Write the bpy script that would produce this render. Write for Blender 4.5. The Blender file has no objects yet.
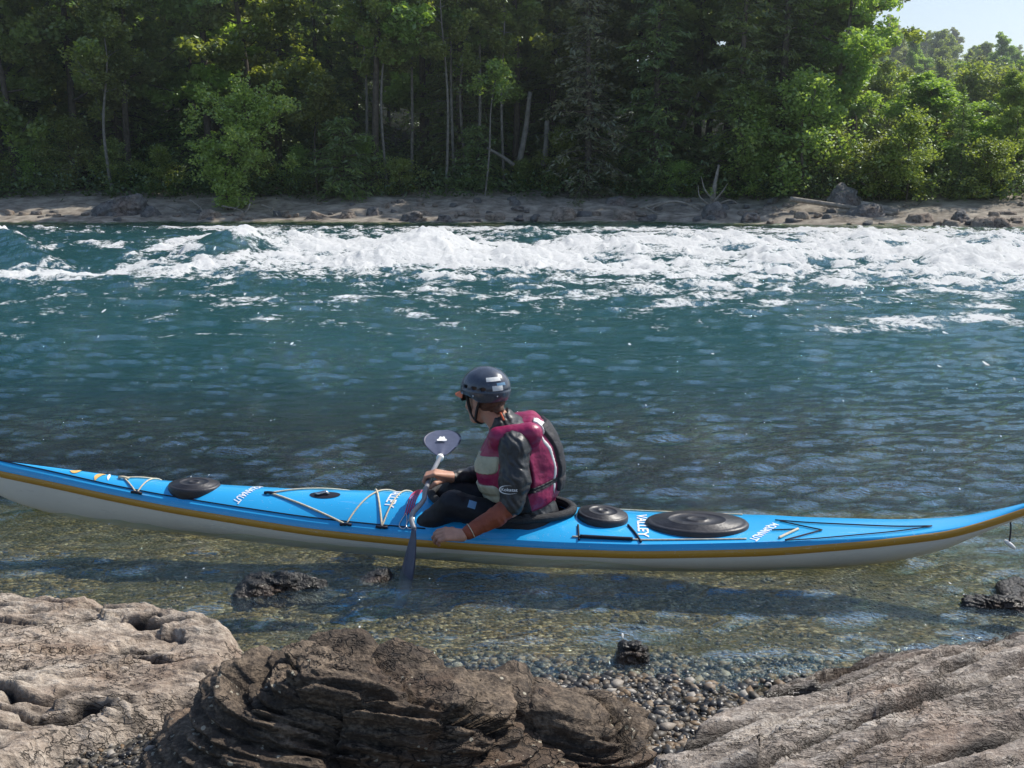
import bpy, bmesh, math, random
import numpy as np
from mathutils import Vector, Matrix
R = math.radians
PI = math.pi
rng = np.random.default_rng(7)
random.seed(7)
scene = bpy.context.scene
col = scene.collection

# ------------------------------------------------------------------ camera numbers (metres; water surface at z = 0)
FOC = 1050.0
PITCH = R(11.26)
CAMH = 1.88
SUN_AZ, SUN_EL = R(61), R(49)        # azimuth measured from +Y towards +X

def ray(px, py):
    u = (px - 512) / FOC
    v = (384 - py) / FOC
    return np.array([u, math.cos(PITCH) + v * math.sin(PITCH), -math.sin(PITCH) + v * math.cos(PITCH)])

def at_z(px, py, z=0.0):
    r = ray(px, py)
    t = (z - CAMH) / r[2]
    return np.array([r[0] * t, r[1] * t, z])

def at_y(px, py, y):
    r = ray(px, py)
    t = y / r[1]
    return np.array([r[0] * t, y, CAMH + r[2] * t])

def to_px(x, y, z):
    z = z - CAMH
    d = y * math.cos(PITCH) - z * math.sin(PITCH)
    v = y * math.sin(PITCH) + z * math.cos(PITCH)
    return 512 + FOC * x / d, 384 - FOC * v / d

# ------------------------------------------------------------------ noise
_perm = np.random.default_rng(3).permutation(256)
_perm = np.concatenate([_perm, _perm, _perm]).astype(np.int32)
_grad = np.random.default_rng(4).normal(size=(256, 3)).astype(np.float32)
_grad /= np.linalg.norm(_grad, axis=1, keepdims=True)

def pnoise(p):
    p = np.asarray(p, dtype=np.float32)
    i = np.floor(p).astype(np.int32)
    f = p - i
    i &= 255
    w = f * f * f * (f * (f * 6 - 15) + 10)
    out = np.zeros(len(p), dtype=np.float32)
    for dx in (0, 1):
        wx = w[:, 0] if dx else 1 - w[:, 0]
        a = _perm[i[:, 0] + dx]
        for dy in (0, 1):
            wy = w[:, 1] if dy else 1 - w[:, 1]
            b = _perm[a + i[:, 1] + dy]
            for dz in (0, 1):
                wz = w[:, 2] if dz else 1 - w[:, 2]
                g = _grad[_perm[b + i[:, 2] + dz]]
                d = (f[:, 0] - dx) * g[:, 0] + (f[:, 1] - dy) * g[:, 1] + (f[:, 2] - dz) * g[:, 2]
                out += wx * wy * wz * d
    return out * 1.6

def fbm(p, octv=5, lac=2.03, gain=0.5):
    p = np.asarray(p, dtype=np.float32)
    s = np.zeros(len(p), dtype=np.float32)
    a = 1.0
    for k in range(octv):
        s += a * pnoise(p + 17.3 * k)
        p = p * lac
        a *= gain
    return s

def ridged(p, octv=5, lac=2.1, gain=0.5):
    p = np.asarray(p, dtype=np.float32)
    s = np.zeros(len(p), dtype=np.float32)
    a = 1.0
    for k in range(octv):
        s += a * (1 - 2 * np.abs(pnoise(p + 9.7 * k)))
        p = p * lac
        a *= gain
    return s

def sstep(a, b, x):
    t = np.clip((x - a) / (b - a), 0, 1)
    return t * t * (3 - 2 * t)

def facets(Q, M_, seed, off, tilt, jitter=0.0):
    """broken planar plates: each cell has its own level and slope"""
    r_ = np.random.default_rng(seed)
    lo, hi = Q.min(0), Q.max(0)
    C = lo + (hi - lo) * r_.random((M_, Q.shape[1]))
    best = np.full(len(Q), 1e9); second = np.full(len(Q), 1e9); idx = np.zeros(len(Q), int)
    for i in range(M_):
        d2 = ((Q - C[i]) ** 2).sum(1)
        m = d2 < best
        second = np.where(m, best, np.minimum(second, d2)); best = np.where(m, d2, best); idx[m] = i
    h = r_.normal(0, off, M_)[idx] + ((Q - C[idx]) * r_.normal(0, tilt, (M_, Q.shape[1]))[idx]).sum(1)
    return h, np.sqrt(second) - np.sqrt(best)

# ------------------------------------------------------------------ object helpers
def mesh_data(name, V, F, mats=(), smooth=False, fmat=None, attrs=None):
    V = np.asarray(V, dtype=np.float32).reshape(-1, 3)
    me = bpy.data.meshes.new(name)
    if isinstance(F, np.ndarray):
        nf, k = F.shape
        me.vertices.add(len(V))
        me.vertices.foreach_set('co', V.ravel())
        me.loops.add(nf * k)
        me.loops.foreach_set('vertex_index', F.astype(np.int32).ravel())
        me.polygons.add(nf)
        me.polygons.foreach_set('loop_start', np.arange(0, nf * k, k, dtype=np.int32))
        me.polygons.foreach_set('loop_total', np.full(nf, k, dtype=np.int32))
        me.update(calc_edges=True)
    else:
        me.from_pydata([tuple(v) for v in V], [], F)
    for m in mats:
        me.materials.append(m)
    if fmat is not None:
        me.polygons.foreach_set('material_index', np.asarray(fmat, dtype=np.int32))
    me.polygons.foreach_set('use_smooth', np.full(len(me.polygons), bool(smooth)))
    if attrs:
        for k, a in attrs.items():
            at = me.attributes.new(k, 'FLOAT', 'POINT')
            at.data.foreach_set('value', np.asarray(a, dtype=np.float32))
    me.validate()
    me.update()
    return me

def link(name, me, parent=None):
    o = bpy.data.objects.new(name, me)
    col.objects.link(o)
    if parent is not None:
        o.parent = parent
    return o

def tag(o, label=None, cat=None, group=None, kind=None):
    if label: o['label'] = label
    if cat: o['category'] = cat
    if group: o['group'] = group
    if kind: o['kind'] = kind
    return o

def empty(name, label, cat, loc=(0, 0, 0), rz=0, group=None):
    o = bpy.data.objects.new(name, None)
    o.empty_display_size = 0.1
    col.objects.link(o)
    o.location = loc
    o.rotation_euler = (0, 0, rz)
    return tag(o, label, cat, group)

def part(name, VF, mat, parent, smooth=True, world=None, **kw):
    V, F = VF
    V = np.asarray(V, dtype=np.float32).reshape(-1, 3)
    if world is not None:                                   # points given in world space, parent is an unrotated, unscaled Empty / object
        V = V - np.array(world, dtype=np.float32)
    return link(name, mesh_data(name, V, F, (mat,) if not isinstance(mat, (list, tuple)) else mat, smooth, **kw), parent)

def join(*vfs):
    Vs, Fs, n = [], [], 0
    for V, F in vfs:
        V = np.asarray(V, dtype=np.float32).reshape(-1, 3)
        Vs.append(V)
        Fs.extend([[int(i) + n for i in f] for f in F])
        n += len(V)
    return np.concatenate(Vs), Fs

def tube(pts, rad, n=8, cap=True):
    P = np.asarray(pts, dtype=float)
    m = len(P)
    rad = np.full(m, rad) if np.isscalar(rad) else np.asarray(rad, dtype=float)
    T = np.gradient(P, axis=0)
    T /= np.linalg.norm(T, axis=1, keepdims=True) + 1e-9
    up = np.array([0, 0, 1.0]) if abs(T[0][2]) < 0.9 else np.array([1.0, 0, 0])
    V = []
    for i in range(m):
        a = np.cross(T[i], up); a /= np.linalg.norm(a) + 1e-9
        b = np.cross(a, T[i])
        up = b
        for k in range(n):
            th = 2 * PI * k / n
            V.append(P[i] + rad[i] * (math.cos(th) * a + math.sin(th) * b))
    F = []
    for i in range(m - 1):
        for k in range(n):
            F.append([i * n + k, i * n + (k + 1) % n, (i + 1) * n + (k + 1) % n, (i + 1) * n + k])
    if cap:
        F.append(list(range(n))[::-1]); F.append(list(range((m - 1) * n, m * n)))
    return np.array(V), F

def curve(pts, n=24):
    """Catmull-Rom through pts."""
    P = np.asarray(pts, dtype=float)
    P = np.vstack([2 * P[0] - P[1], P, 2 * P[-1] - P[-2]])
    out = []
    seg = max(2, n // (len(P) - 3))
    for i in range(1, len(P) - 2):
        for k in range(seg):
            t = k / seg
            out.append(0.5 * (2 * P[i] + (P[i + 1] - P[i - 1]) * t + (2 * P[i - 1] - 5 * P[i] + 4 * P[i + 1] - P[i + 2]) * t * t
                              + (3 * P[i] - P[i - 1] - 3 * P[i + 1] + P[i + 2]) * t ** 3))
    out.append(P[-2])
    return np.array(out)

def lathe(prof, n=40, sx=1.0, sy=1.0):
    V, F = [], []
    for r, z in prof:
        for k in range(n):
            V.append((r * sx * math.cos(2 * PI * k / n), r * sy * math.sin(2 * PI * k / n), z))
    m = len(prof)
    for i in range(m - 1):
        for k in range(n):
            F.append([i * n + k, i * n + (k + 1) % n, (i + 1) * n + (k + 1) % n, (i + 1) * n + k])
    F.append(list(range(n))[::-1]); F.append(list(range((m - 1) * n, m * n)))
    return np.array(V), F

def grid_faces(nr, nc):
    a = np.arange(nr * nc).reshape(nr, nc)
    return np.stack([a[:-1, :-1].ravel(), a[:-1, 1:].ravel(), a[1:, 1:].ravel(), a[1:, :-1].ravel()], axis=1)

# ------------------------------------------------------------------ implicit surfaces
class Field:
    def __init__(self, lo, hi, h):
        self.lo = np.array(lo, dtype=np.float32); self.h = h
        self.n = np.ceil((np.array(hi) - self.lo) / h).astype(int) + 1
        self.F = np.full(tuple(self.n), 0.2, dtype=np.float32)
    def _box(self, lo, hi, m):
        a = np.clip(np.floor((np.array(lo) - m - self.lo) / self.h).astype(int), 0, self.n)
        b = np.clip(np.ceil((np.array(hi) + m - self.lo) / self.h).astype(int) + 1, 0, self.n)
        sl = tuple(slice(x, y) for x, y in zip(a, b))
        ax = [self.lo[i] + self.h * np.arange(a[i], b[i], dtype=np.float32) for i in range(3)]
        X, Y, Z = np.meshgrid(*ax, indexing='ij')
        return sl, np.stack([X, Y, Z], axis=-1)
    def _mix(self, sl, d, k, sub):
        F = self.F[sl]
        if sub:
            d = -d
            if k > 0:
                hh = np.clip(0.5 - 0.5 * (F - d) / k, 0, 1)
                self.F[sl] = F * (1 - hh) + d * hh + k * hh * (1 - hh)
            else:
                self.F[sl] = np.maximum(F, d)
        else:
            if k > 0:
                hh = np.clip(0.5 + 0.5 * (F - d) / k, 0, 1)
                self.F[sl] = F * (1 - hh) + d * hh - k * hh * (1 - hh)
            else:
                self.F[sl] = np.minimum(F, d)
    def cone(self, a, b, ra, rb, k=0.02, sub=False):
        a, b = np.array(a, dtype=np.float32), np.array(b, dtype=np.float32)
        r = max(ra, rb)
        sl, P = self._box(np.minimum(a, b) - r, np.maximum(a, b) + r, 0.05)
        if P.size == 0: return self
        ab = b - a
        t = np.clip(((P - a) @ ab) / max(float(ab @ ab), 1e-9), 0, 1)
        d = np.linalg.norm(P - a - t[..., None] * ab, axis=-1) - (ra + (rb - ra) * t)
        self._mix(sl, d, k, sub)
        return self
    def chain(self, pts, rads, k=0.01):
        for i in range(len(pts) - 1):
            self.cone(pts[i], pts[i + 1], rads[i], rads[i + 1], k)
        return self
    def ell(self, c, r, k=0.03, M=None, sub=False):
        c = np.array(c, dtype=np.float32); r = np.array(r, dtype=np.float32)
        m = float(max(r)) if M is not None else r
        sl, P = self._box(c - m, c + m, 0.06)
        if P.size == 0: return self
        q = P - c
        if M is not None:
            q = q @ np.array(M, dtype=np.float32).T      # rows of M are the ellipsoid axes
        k0 = np.linalg.norm(q / r, axis=-1)
        k1 = np.linalg.norm(q / (r * r), axis=-1) + 1e-9
        self._mix(sl, k0 * (k0 - 1) / k1, k, sub)
        return self
    def points(self):
        return self._box(self.lo, self.lo + self.h * (self.n - 1), 0)[1]
    def mesh(self):
        F = self.F; h = self.h
        I = F < 0
        nx, ny, nz = F.shape
        cnt = np.zeros((nx - 1, ny - 1, nz - 1), dtype=np.int8)
        for i in (0, 1):
            for j in (0, 1):
                for k in (0, 1):
                    cnt += I[i:nx - 1 + i, j:ny - 1 + j, k:nz - 1 + k]
        act = (cnt > 0) & (cnt < 8)
        idx = np.full(act.shape, -1, dtype=np.int32)
        cells = np.argwhere(act)
        idx[act] = np.arange(len(cells))
        acc = np.zeros((len(cells), 3)); num = np.zeros(len(cells))
        ci, cj, ck = cells.T
        for ax in range(3):
            o1, o2 = [x for x in range(3) if x != ax]
            for u in (0, 1):
                for v in (0, 1):
                    o = [0, 0, 0]; o[o1] = u; o[o2] = v
                    e = list(o); e[ax] = 1
                    fa = F[ci + o[0], cj + o[1], ck + o[2]]; fb = F[ci + e[0], cj + e[1], ck + e[2]]
                    m = (fa < 0) != (fb < 0)
                    t = np.where(m, fa / np.where(m, fa - fb, 1), 0)
                    p = np.zeros((len(cells), 3)); p[:, o1] = u; p[:, o2] = v; p[:, ax] = t
                    acc[m] += p[m]; num[m] += 1
        V = self.lo + h * (cells + acc / num[:, None])
        Q = []
        for ax in range(3):
            o1, o2 = [(1, 2), (2, 0), (0, 1)][ax]
            sl0 = [slice(None)] * 3; sl1 = [slice(None)] * 3
            sl0[ax] = slice(0, -1); sl1[ax] = slice(1, None)
            ch = I[tuple(sl0)] != I[tuple(sl1)]
            e = np.argwhere(ch)
            lim = np.array(act.shape)
            ok = (e[:, o1] > 0) & (e[:, o2] > 0) & (e[:, o1] < lim[o1]) & (e[:, o2] < lim[o2])
            e = e[ok]
            def cell(d1, d2):
                q = e.copy(); q[:, o1] -= d1; q[:, o2] -= d2
                return idx[q[:, 0], q[:, 1], q[:, 2]]
            quad = np.stack([cell(1, 1), cell(0, 1), cell(0, 0), cell(1, 0)], axis=1)
            flip = ~I[e[:, 0], e[:, 1], e[:, 2]]
            quad[flip] = quad[flip][:, ::-1]
            Q.append(quad)
        return V, np.concatenate(Q)

# ------------------------------------------------------------------ materials
class NT:
    def __init__(self, name):
        self.m = bpy.data.materials.new(name); self.m.use_nodes = True
        self.t = self.m.node_tree; self.t.nodes.clear()
        self.out = self.n('ShaderNodeOutputMaterial')
    def n(self, typ, **kw):
        nd = self.t.nodes.new(typ)
        for k, v in kw.items():
            if k.startswith('i_'):
                nd.inputs[k[2:].replace('_', ' ')].default_value = v
            else:
                setattr(nd, k, v)
        return nd
    def l(self, a, b): self.t.links.new(a, b); return b
    def math(self, op, a, b=None, c=None, clamp=False):
        nd = self.n('ShaderNodeMath', operation=op, use_clamp=clamp)
        for i, x in enumerate((a, b, c)):
            if x is None: continue
            if hasattr(x, 'is_linked'): self.l(x, nd.inputs[i])
            else: nd.inputs[i].default_value = x
        return nd.outputs[0]
    def ramp(self, fac, stops):
        nd = self.n('ShaderNodeValToRGB')
        el = nd.color_ramp.elements
        while len(el) < len(stops): el.new(0.5)
        for e, (p, c) in zip(el, stops):
            e.position = p; e.color = (*c, 1) if len(c) == 3 else c
        self.l(fac, nd.inputs[0])
        return nd.outputs[0]
    def noise(self, scale, detail=4, rough=0.55, vec=None, dist=0.0):
        nd = self.n('ShaderNodeTexNoise')
        nd.inputs['Scale'].default_value = scale; nd.inputs['Detail'].default_value = detail
        nd.inputs['Roughness'].default_value = rough; nd.inputs['Distortion'].default_value = dist
        if vec is not None: self.l(vec, nd.inputs['Vector'])
        return nd.outputs['Fac']
    def voronoi(self, scale, vec=None, feature='F1', out='Distance'):
        nd = self.n('ShaderNodeTexVoronoi', feature=feature)
        nd.inputs['Scale'].default_value = scale
        if vec is not None: self.l(vec, nd.inputs['Vector'])
        return nd.outputs[out]
    def pos(self, obj=False):
        if obj: return self.n('ShaderNodeTexCoord').outputs['Object']
        return self.n('ShaderNodeNewGeometry').outputs['Position']
    def mapping(self, vec, scale=(1, 1, 1), rot=(0, 0, 0)):
        nd = self.n('ShaderNodeMapping'); nd.inputs['Scale'].default_value = scale; nd.inputs['Rotation'].default_value = rot
        self.l(vec, nd.inputs['Vector']); return nd.outputs[0]
    def attr(self, name): return self.n('ShaderNodeAttribute', attribute_name=name).outputs['Fac']
    def mixc(self, fac, a, b, mode='MIX'):
        nd = self.n('ShaderNodeMix', data_type='RGBA', blend_type=mode)
        for s, x in ((nd.inputs['Factor'], fac), (nd.inputs['A'] if False else nd.inputs[6], a), (nd.inputs[7], b)):
            if hasattr(x, 'is_linked'): self.l(x, s)
            elif isinstance(x, (int, float)): s.default_value = x
            else: s.default_value = (*x, 1) if len(x) == 3 else x
        return nd.outputs[2]
    def bump(self, h, strength=0.5, dist=0.01, normal=None):
        nd = self.n('ShaderNodeBump'); nd.inputs['Strength'].default_value = strength; nd.inputs['Distance'].default_value = dist
        self.l(h, nd.inputs['Height'])
        if normal is not None: self.l(normal, nd.inputs['Normal'])
        return nd.outputs[0]
    def bsdf(self, color, rough=0.5, metal=0.0, spec=0.5, normal=None, **kw):
        nd = self.n('ShaderNodeBsdfPrincipled')
        for k, x in (('Base Color', color), ('Roughness', rough), ('Metallic', metal), ('Specular IOR Level', spec)):
            if hasattr(x, 'is_linked'): self.l(x, nd.inputs[k])
            elif isinstance(x, (int, float)): nd.inputs[k].default_value = x
            else: nd.inputs[k].default_value = (*x, 1)
        for k, x in kw.items(): nd.inputs[k.replace('_', ' ')].default_value = x
        if normal is not None: self.l(normal, nd.inputs['Normal'])
        return nd.outputs[0]
    def done(self, sh):
        self.l(sh, self.out.inputs['Surface']); return self.m

def plain(name, color, rough=0.5, spec=0.5, var=0.15, scale=20, bump=0.0, metal=0.0, bscale=None, **kw):
    t = NT(name)
    p = t.pos(True)
    f = t.noise(scale, 5, vec=p)
    c = t.ramp(f, [(0.3, tuple(x * (1 - var) for x in color)), (0.7, tuple(min(1, x * (1 + var)) for x in color))])
    nrm = t.bump(t.noise(bscale or scale * 4, 4, vec=p), bump, 0.01) if bump else None
    rg = t.math('MULTIPLY_ADD', t.noise(scale * 2, 3, vec=p), 0.25, rough - 0.12)
    return t.done(t.bsdf(c, rg, metal, spec, nrm, **kw))

def mat_foliage(name, c1, c2, trans):
    t = NT(name)
    f = t.attr('tint')
    oi = t.n('ShaderNodeObjectInfo').outputs['Random']
    c = t.mixc(f, c1, c2)
    hsv = t.n('ShaderNodeHueSaturation')
    t.l(t.math('MULTIPLY_ADD', oi, 0.05, 0.475), hsv.inputs['Hue'])
    t.l(t.math('MULTIPLY_ADD', oi, 0.55, 0.70), hsv.inputs['Value'])
    t.l(c, hsv.inputs['Color'])
    d = t.n('ShaderNodeBsdfDiffuse'); t.l(hsv.outputs[0], d.inputs['Color'])
    tr = t.n('ShaderNodeBsdfTranslucent')
    t.l(t.mixc(1.0, hsv.outputs[0], (1.75, 1.75, 0.7), 'MULTIPLY'), tr.inputs['Color'])
    mx = t.n('ShaderNodeMixShader'); mx.inputs[0].default_value = trans
    t.l(d.outputs[0], mx.inputs[1]); t.l(tr.outputs[0], mx.inputs[2])
    g = t.n('ShaderNodeBsdfGlossy'); g.inputs['Roughness'].default_value = 0.42; g.inputs['Color'].default_value = (0.75, 0.85, 0.8, 1)
    m2 = t.n('ShaderNodeMixShader'); m2.inputs[0].default_value = 0.07
    t.l(mx.outputs[0], m2.inputs[1]); t.l(g.outputs[0], m2.inputs[2])
    return t.done(m2.outputs[0])

def mat_rock(name, dark, mid, light, wet=0.0, crack_shade=False, strata=None, scale=1.0, rough=0.8, lichen=0.0, wetline=None, bumps=1.0):
    t = NT(name)
    p = t.pos(True)
    ps = t.mapping(p, *strata) if strata else p
    a = t.noise(3.0 * scale, 8, 0.65, ps, 0.4)
    b = t.noise(22 * scale, 6, 0.6, ps)
    c = t.noise(90 * scale, 4, 0.6, p)
    ed = t.n('ShaderNodeTexVoronoi', feature='DISTANCE_TO_EDGE'); ed.inputs['Scale'].default_value = 9 * scale; vw = t.n('ShaderNodeVectorMath', operation='ADD'); t.l(ps, vw.inputs[0]); nz = t.n('ShaderNodeTexNoise'); nz.inputs['Scale'].default_value = 6 * scale; nz.inputs['Detail'].default_value = 5; t.l(ps, nz.inputs['Vector']); sc_ = t.n('ShaderNodeVectorMath', operation='SCALE'); sc_.inputs['Scale'].default_value = 0.45 / scale; t.l(nz.outputs['Color'], sc_.inputs[0]); t.l(sc_.outputs[0], vw.inputs[1]); t.l(vw.outputs[0], ed.inputs['Vector'])
    hair = t.math('SUBTRACT', 1.0, t.math('MULTIPLY', ed.outputs['Distance'], 16, clamp=True), clamp=True)
    hair = t.math('MULTIPLY', hair, t.math('GREATER_THAN', t.noise(2.3 * scale, 3, 0.6, p), 0.50))
    f = t.math('ADD', t.math('MULTIPLY', a, 0.42), t.math('ADD', t.math('MULTIPLY', b, 0.32), t.math('MULTIPLY', c, 0.26)))
    cc = t.ramp(f, [(0.34, dark), (0.49, mid), (0.62, light)])
    # warm / rusty blotches
    w = t.noise(1.7 * scale, 4, 0.6, p)
    cc = t.mixc(t.math('MULTIPLY', t.ramp(w, [(0.5, (0, 0, 0)), (0.68, (1, 1, 1))]), 0.36), cc, (0.30, 0.17, 0.10))
    if crack_shade:
        cc = t.mixc(t.math('MULTIPLY', t.attr('crack_shade'), 1.1, clamp=True), cc, (0.022, 0.018, 0.016))  # shade of grooves and pits painted dark into the rock colour
    if lichen:
        v = t.math('ADD', t.voronoi(30, p), t.math('MULTIPLY', t.noise(55, 3, .6, p), .35)); n2 = t.noise(4, 3, 0.5, p)
        lf = t.math('MULTIPLY', t.math('LESS_THAN', v, 0.36), t.math('GREATER_THAN', n2, 0.52))
        cc = t.mixc(t.math('MULTIPLY', lf, lichen), cc, (0.5, 0.46, 0.36))
    rg = t.math('MULTIPLY_ADD', b, 0.3, rough - 0.15)
    if wetline is not None:
        z = t.n('ShaderNodeSeparateXYZ'); t.l(t.pos(), z.inputs[0])
        wf = t.math('SUBTRACT', wetline, t.math('ADD', z.outputs[2], t.math('MULTIPLY', t.math('SUBTRACT', a, 0.5), 0.12)))
        wf = t.math('MULTIPLY', wf, 14, clamp=True)
        cc = t.mixc(wf, cc, t.mixc(1.0, cc, (0.32, 0.30, 0.28), 'MULTIPLY'))
        rg = t.math('MULTIPLY_ADD', wf, -0.5, rg)
    h = t.math('ADD', t.math('MULTIPLY', a, 1.0), t.math('ADD', t.math('MULTIPLY', b, 0.50), t.math('SUBTRACT', t.math('MULTIPLY', c, 0.26), t.math('MULTIPLY', hair, 0.45))))
    cc = t.mixc(t.math('MULTIPLY', hair, 0.7), cc, (0.02, 0.017, 0.015))
    nrm = t.bump(h, 0.9, 0.035 * bumps)
    return t.done(t.bsdf(cc, rg, 0, 0.4 + wet, nrm))

M = {}
M['decid'] = mat_foliage('leaf_deciduous', (0.170, 0.240, 0.055), (0.325, 0.405, 0.120), 0.54)
M['decid2'] = mat_foliage('leaf_pale', (0.165, 0.230, 0.058), (0.300, 0.370, 0.120), 0.54)
M['conif'] = mat_foliage('needles', (0.125, 0.205, 0.070), (0.235, 0.330, 0.120), 0.48)
M['conif_dead'] = mat_foliage('needles_grey', (0.12, 0.14, 0.08), (0.25, 0.25, 0.17), 0.3)
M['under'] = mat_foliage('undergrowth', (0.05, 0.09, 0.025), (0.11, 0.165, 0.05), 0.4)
M['bark'] = plain('bark', (0.10, 0.085, 0.07), 0.9, 0.2, 0.5, 8, 0.6)
M['bark_pale'] = plain('bark_pale', (0.20, 0.19, 0.17), 0.85, 0.2, 0.35, 6, 0.5)
M['drift'] = plain('driftwood', (0.30, 0.27, 0.23), 0.9, 0.2, 0.35, 6, 0.5)
M['rock_far'] = mat_rock('rock_far', (0.08, 0.065, 0.055), (0.27, 0.23, 0.19), (0.50, 0.44, 0.37), scale=0.5, bumps=2)
M['rock_far_grey'] = mat_rock('rock_far_grey', (0.05, 0.05, 0.05), (0.14, 0.14, 0.14), (0.30, 0.29, 0.28), scale=0.4, bumps=2)
M['rock_mid'] = mat_rock('rock_brown', (0.014, 0.010, 0.008), (0.068, 0.049, 0.034), (0.27, 0.205, 0.145), strata=((1, 1, 2.6), (R(12), R(-14), 0)), lichen=0.7, rough=0.75)
M['rock_left'] = mat_rock('rock_ledge_tan', (0.07, 0.055, 0.045), (0.34, 0.28, 0.225), (0.64, 0.56, 0.465), rough=0.8, crack_shade=True, strata=((1.0, 2.2, 2), (0, 0, R(20))))
M['rock_right'] = mat_rock('rock_slab', (0.05, 0.042, 0.036), (0.29, 0.245, 0.21), (0.66, 0.60, 0.53), rough=0.6, crack_shade=True, strata=((0.35, 3.6, 3.0), (0, 0, R(-31))), wetline=0.10)
M['rock_wet'] = mat_rock('rock_wet', (0.004, 0.004, 0.004), (0.010, 0.009, 0.008), (0.030, 0.026, 0.022), wet=0.1, rough=0.32)

def mat_pebbles():
    t = NT('pebbles_wet')
    f = t.attr('tint')
    c = t.ramp(f, [(0.0, (0.015, 0.015, 0.018)), (0.4, (0.05, 0.048, 0.046)), (0.65, (0.12, 0.10, 0.075)), (0.85, (0.22, 0.14, 0.07)), (0.97, (0.42, 0.38, 0.33))])
    n = t.noise(150, 3, 0.5, t.pos())
    c = t.mixc(t.math('MULTIPLY', n, 0.5), c, (0.03, 0.03, 0.03))
    return t.done(t.bsdf(c, t.math('MULTIPLY_ADD', f, 0.35, 0.28), 0, 0.5, t.bump(n, 0.3, 0.004)))
M['pebble'] = mat_pebbles()

def mat_terrain():
    t = NT('ground_gravel')
    p = t.pos()
    z = t.n('ShaderNodeSeparateXYZ'); t.l(p, z.inputs[0])
    vc = t.voronoi(46, p, out='Color')
    s = t.n('ShaderNodeSeparateColor'); t.l(vc, s.inputs[0])
    near = t.ramp(s.outputs[0], [(0.0, (0.034, 0.029, 0.020)), (0.5, (0.115, 0.092, 0.054)), (0.8, (0.24, 0.175, 0.098)), (1.0, (0.46, 0.39, 0.27))])
    big = t.noise(1.3, 5, 0.6, p)
    near = t.mixc(t.ramp(big, [(0.40, (0, 0, 0)), (0.62, (0.8, 0.8, 0.8))]), near, (0.068, 0.062, 0.030))
    dryf = t.math('MULTIPLY', t.math('ADD', z.outputs[2], 0.03), 18, clamp=True)
    near = t.mixc(dryf, near, t.ramp(s.outputs[0], [(0.0, (0.02, 0.02, 0.02)), (0.5, (0.06, 0.056, 0.05)), (1.0, (0.22, 0.20, 0.17))]))
    fn = t.noise(1.6, 8, 0.7, p)
    far = t.ramp(fn, [(0.32, (0.13, 0.115, 0.098)), (0.5, (0.32, 0.288, 0.245)), (0.68, (0.54, 0.49, 0.415))])
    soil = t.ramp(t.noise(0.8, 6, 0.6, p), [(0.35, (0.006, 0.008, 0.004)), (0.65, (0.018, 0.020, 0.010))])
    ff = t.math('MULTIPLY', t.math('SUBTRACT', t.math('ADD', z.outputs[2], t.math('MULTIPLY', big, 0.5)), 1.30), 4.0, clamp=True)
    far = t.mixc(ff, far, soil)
    yf = t.math('GREATER_THAN', z.outputs[1], 25)
    c = t.mixc(yf, near, far)
    h = t.math('ADD', t.math('MULTIPLY', t.voronoi(46, p), -0.6), fn)
    return t.done(t.bsdf(c, 0.9, 0, 0.04, t.bump(h, 0.8, 0.03)))
M['terrain'] = mat_terrain()

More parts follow.
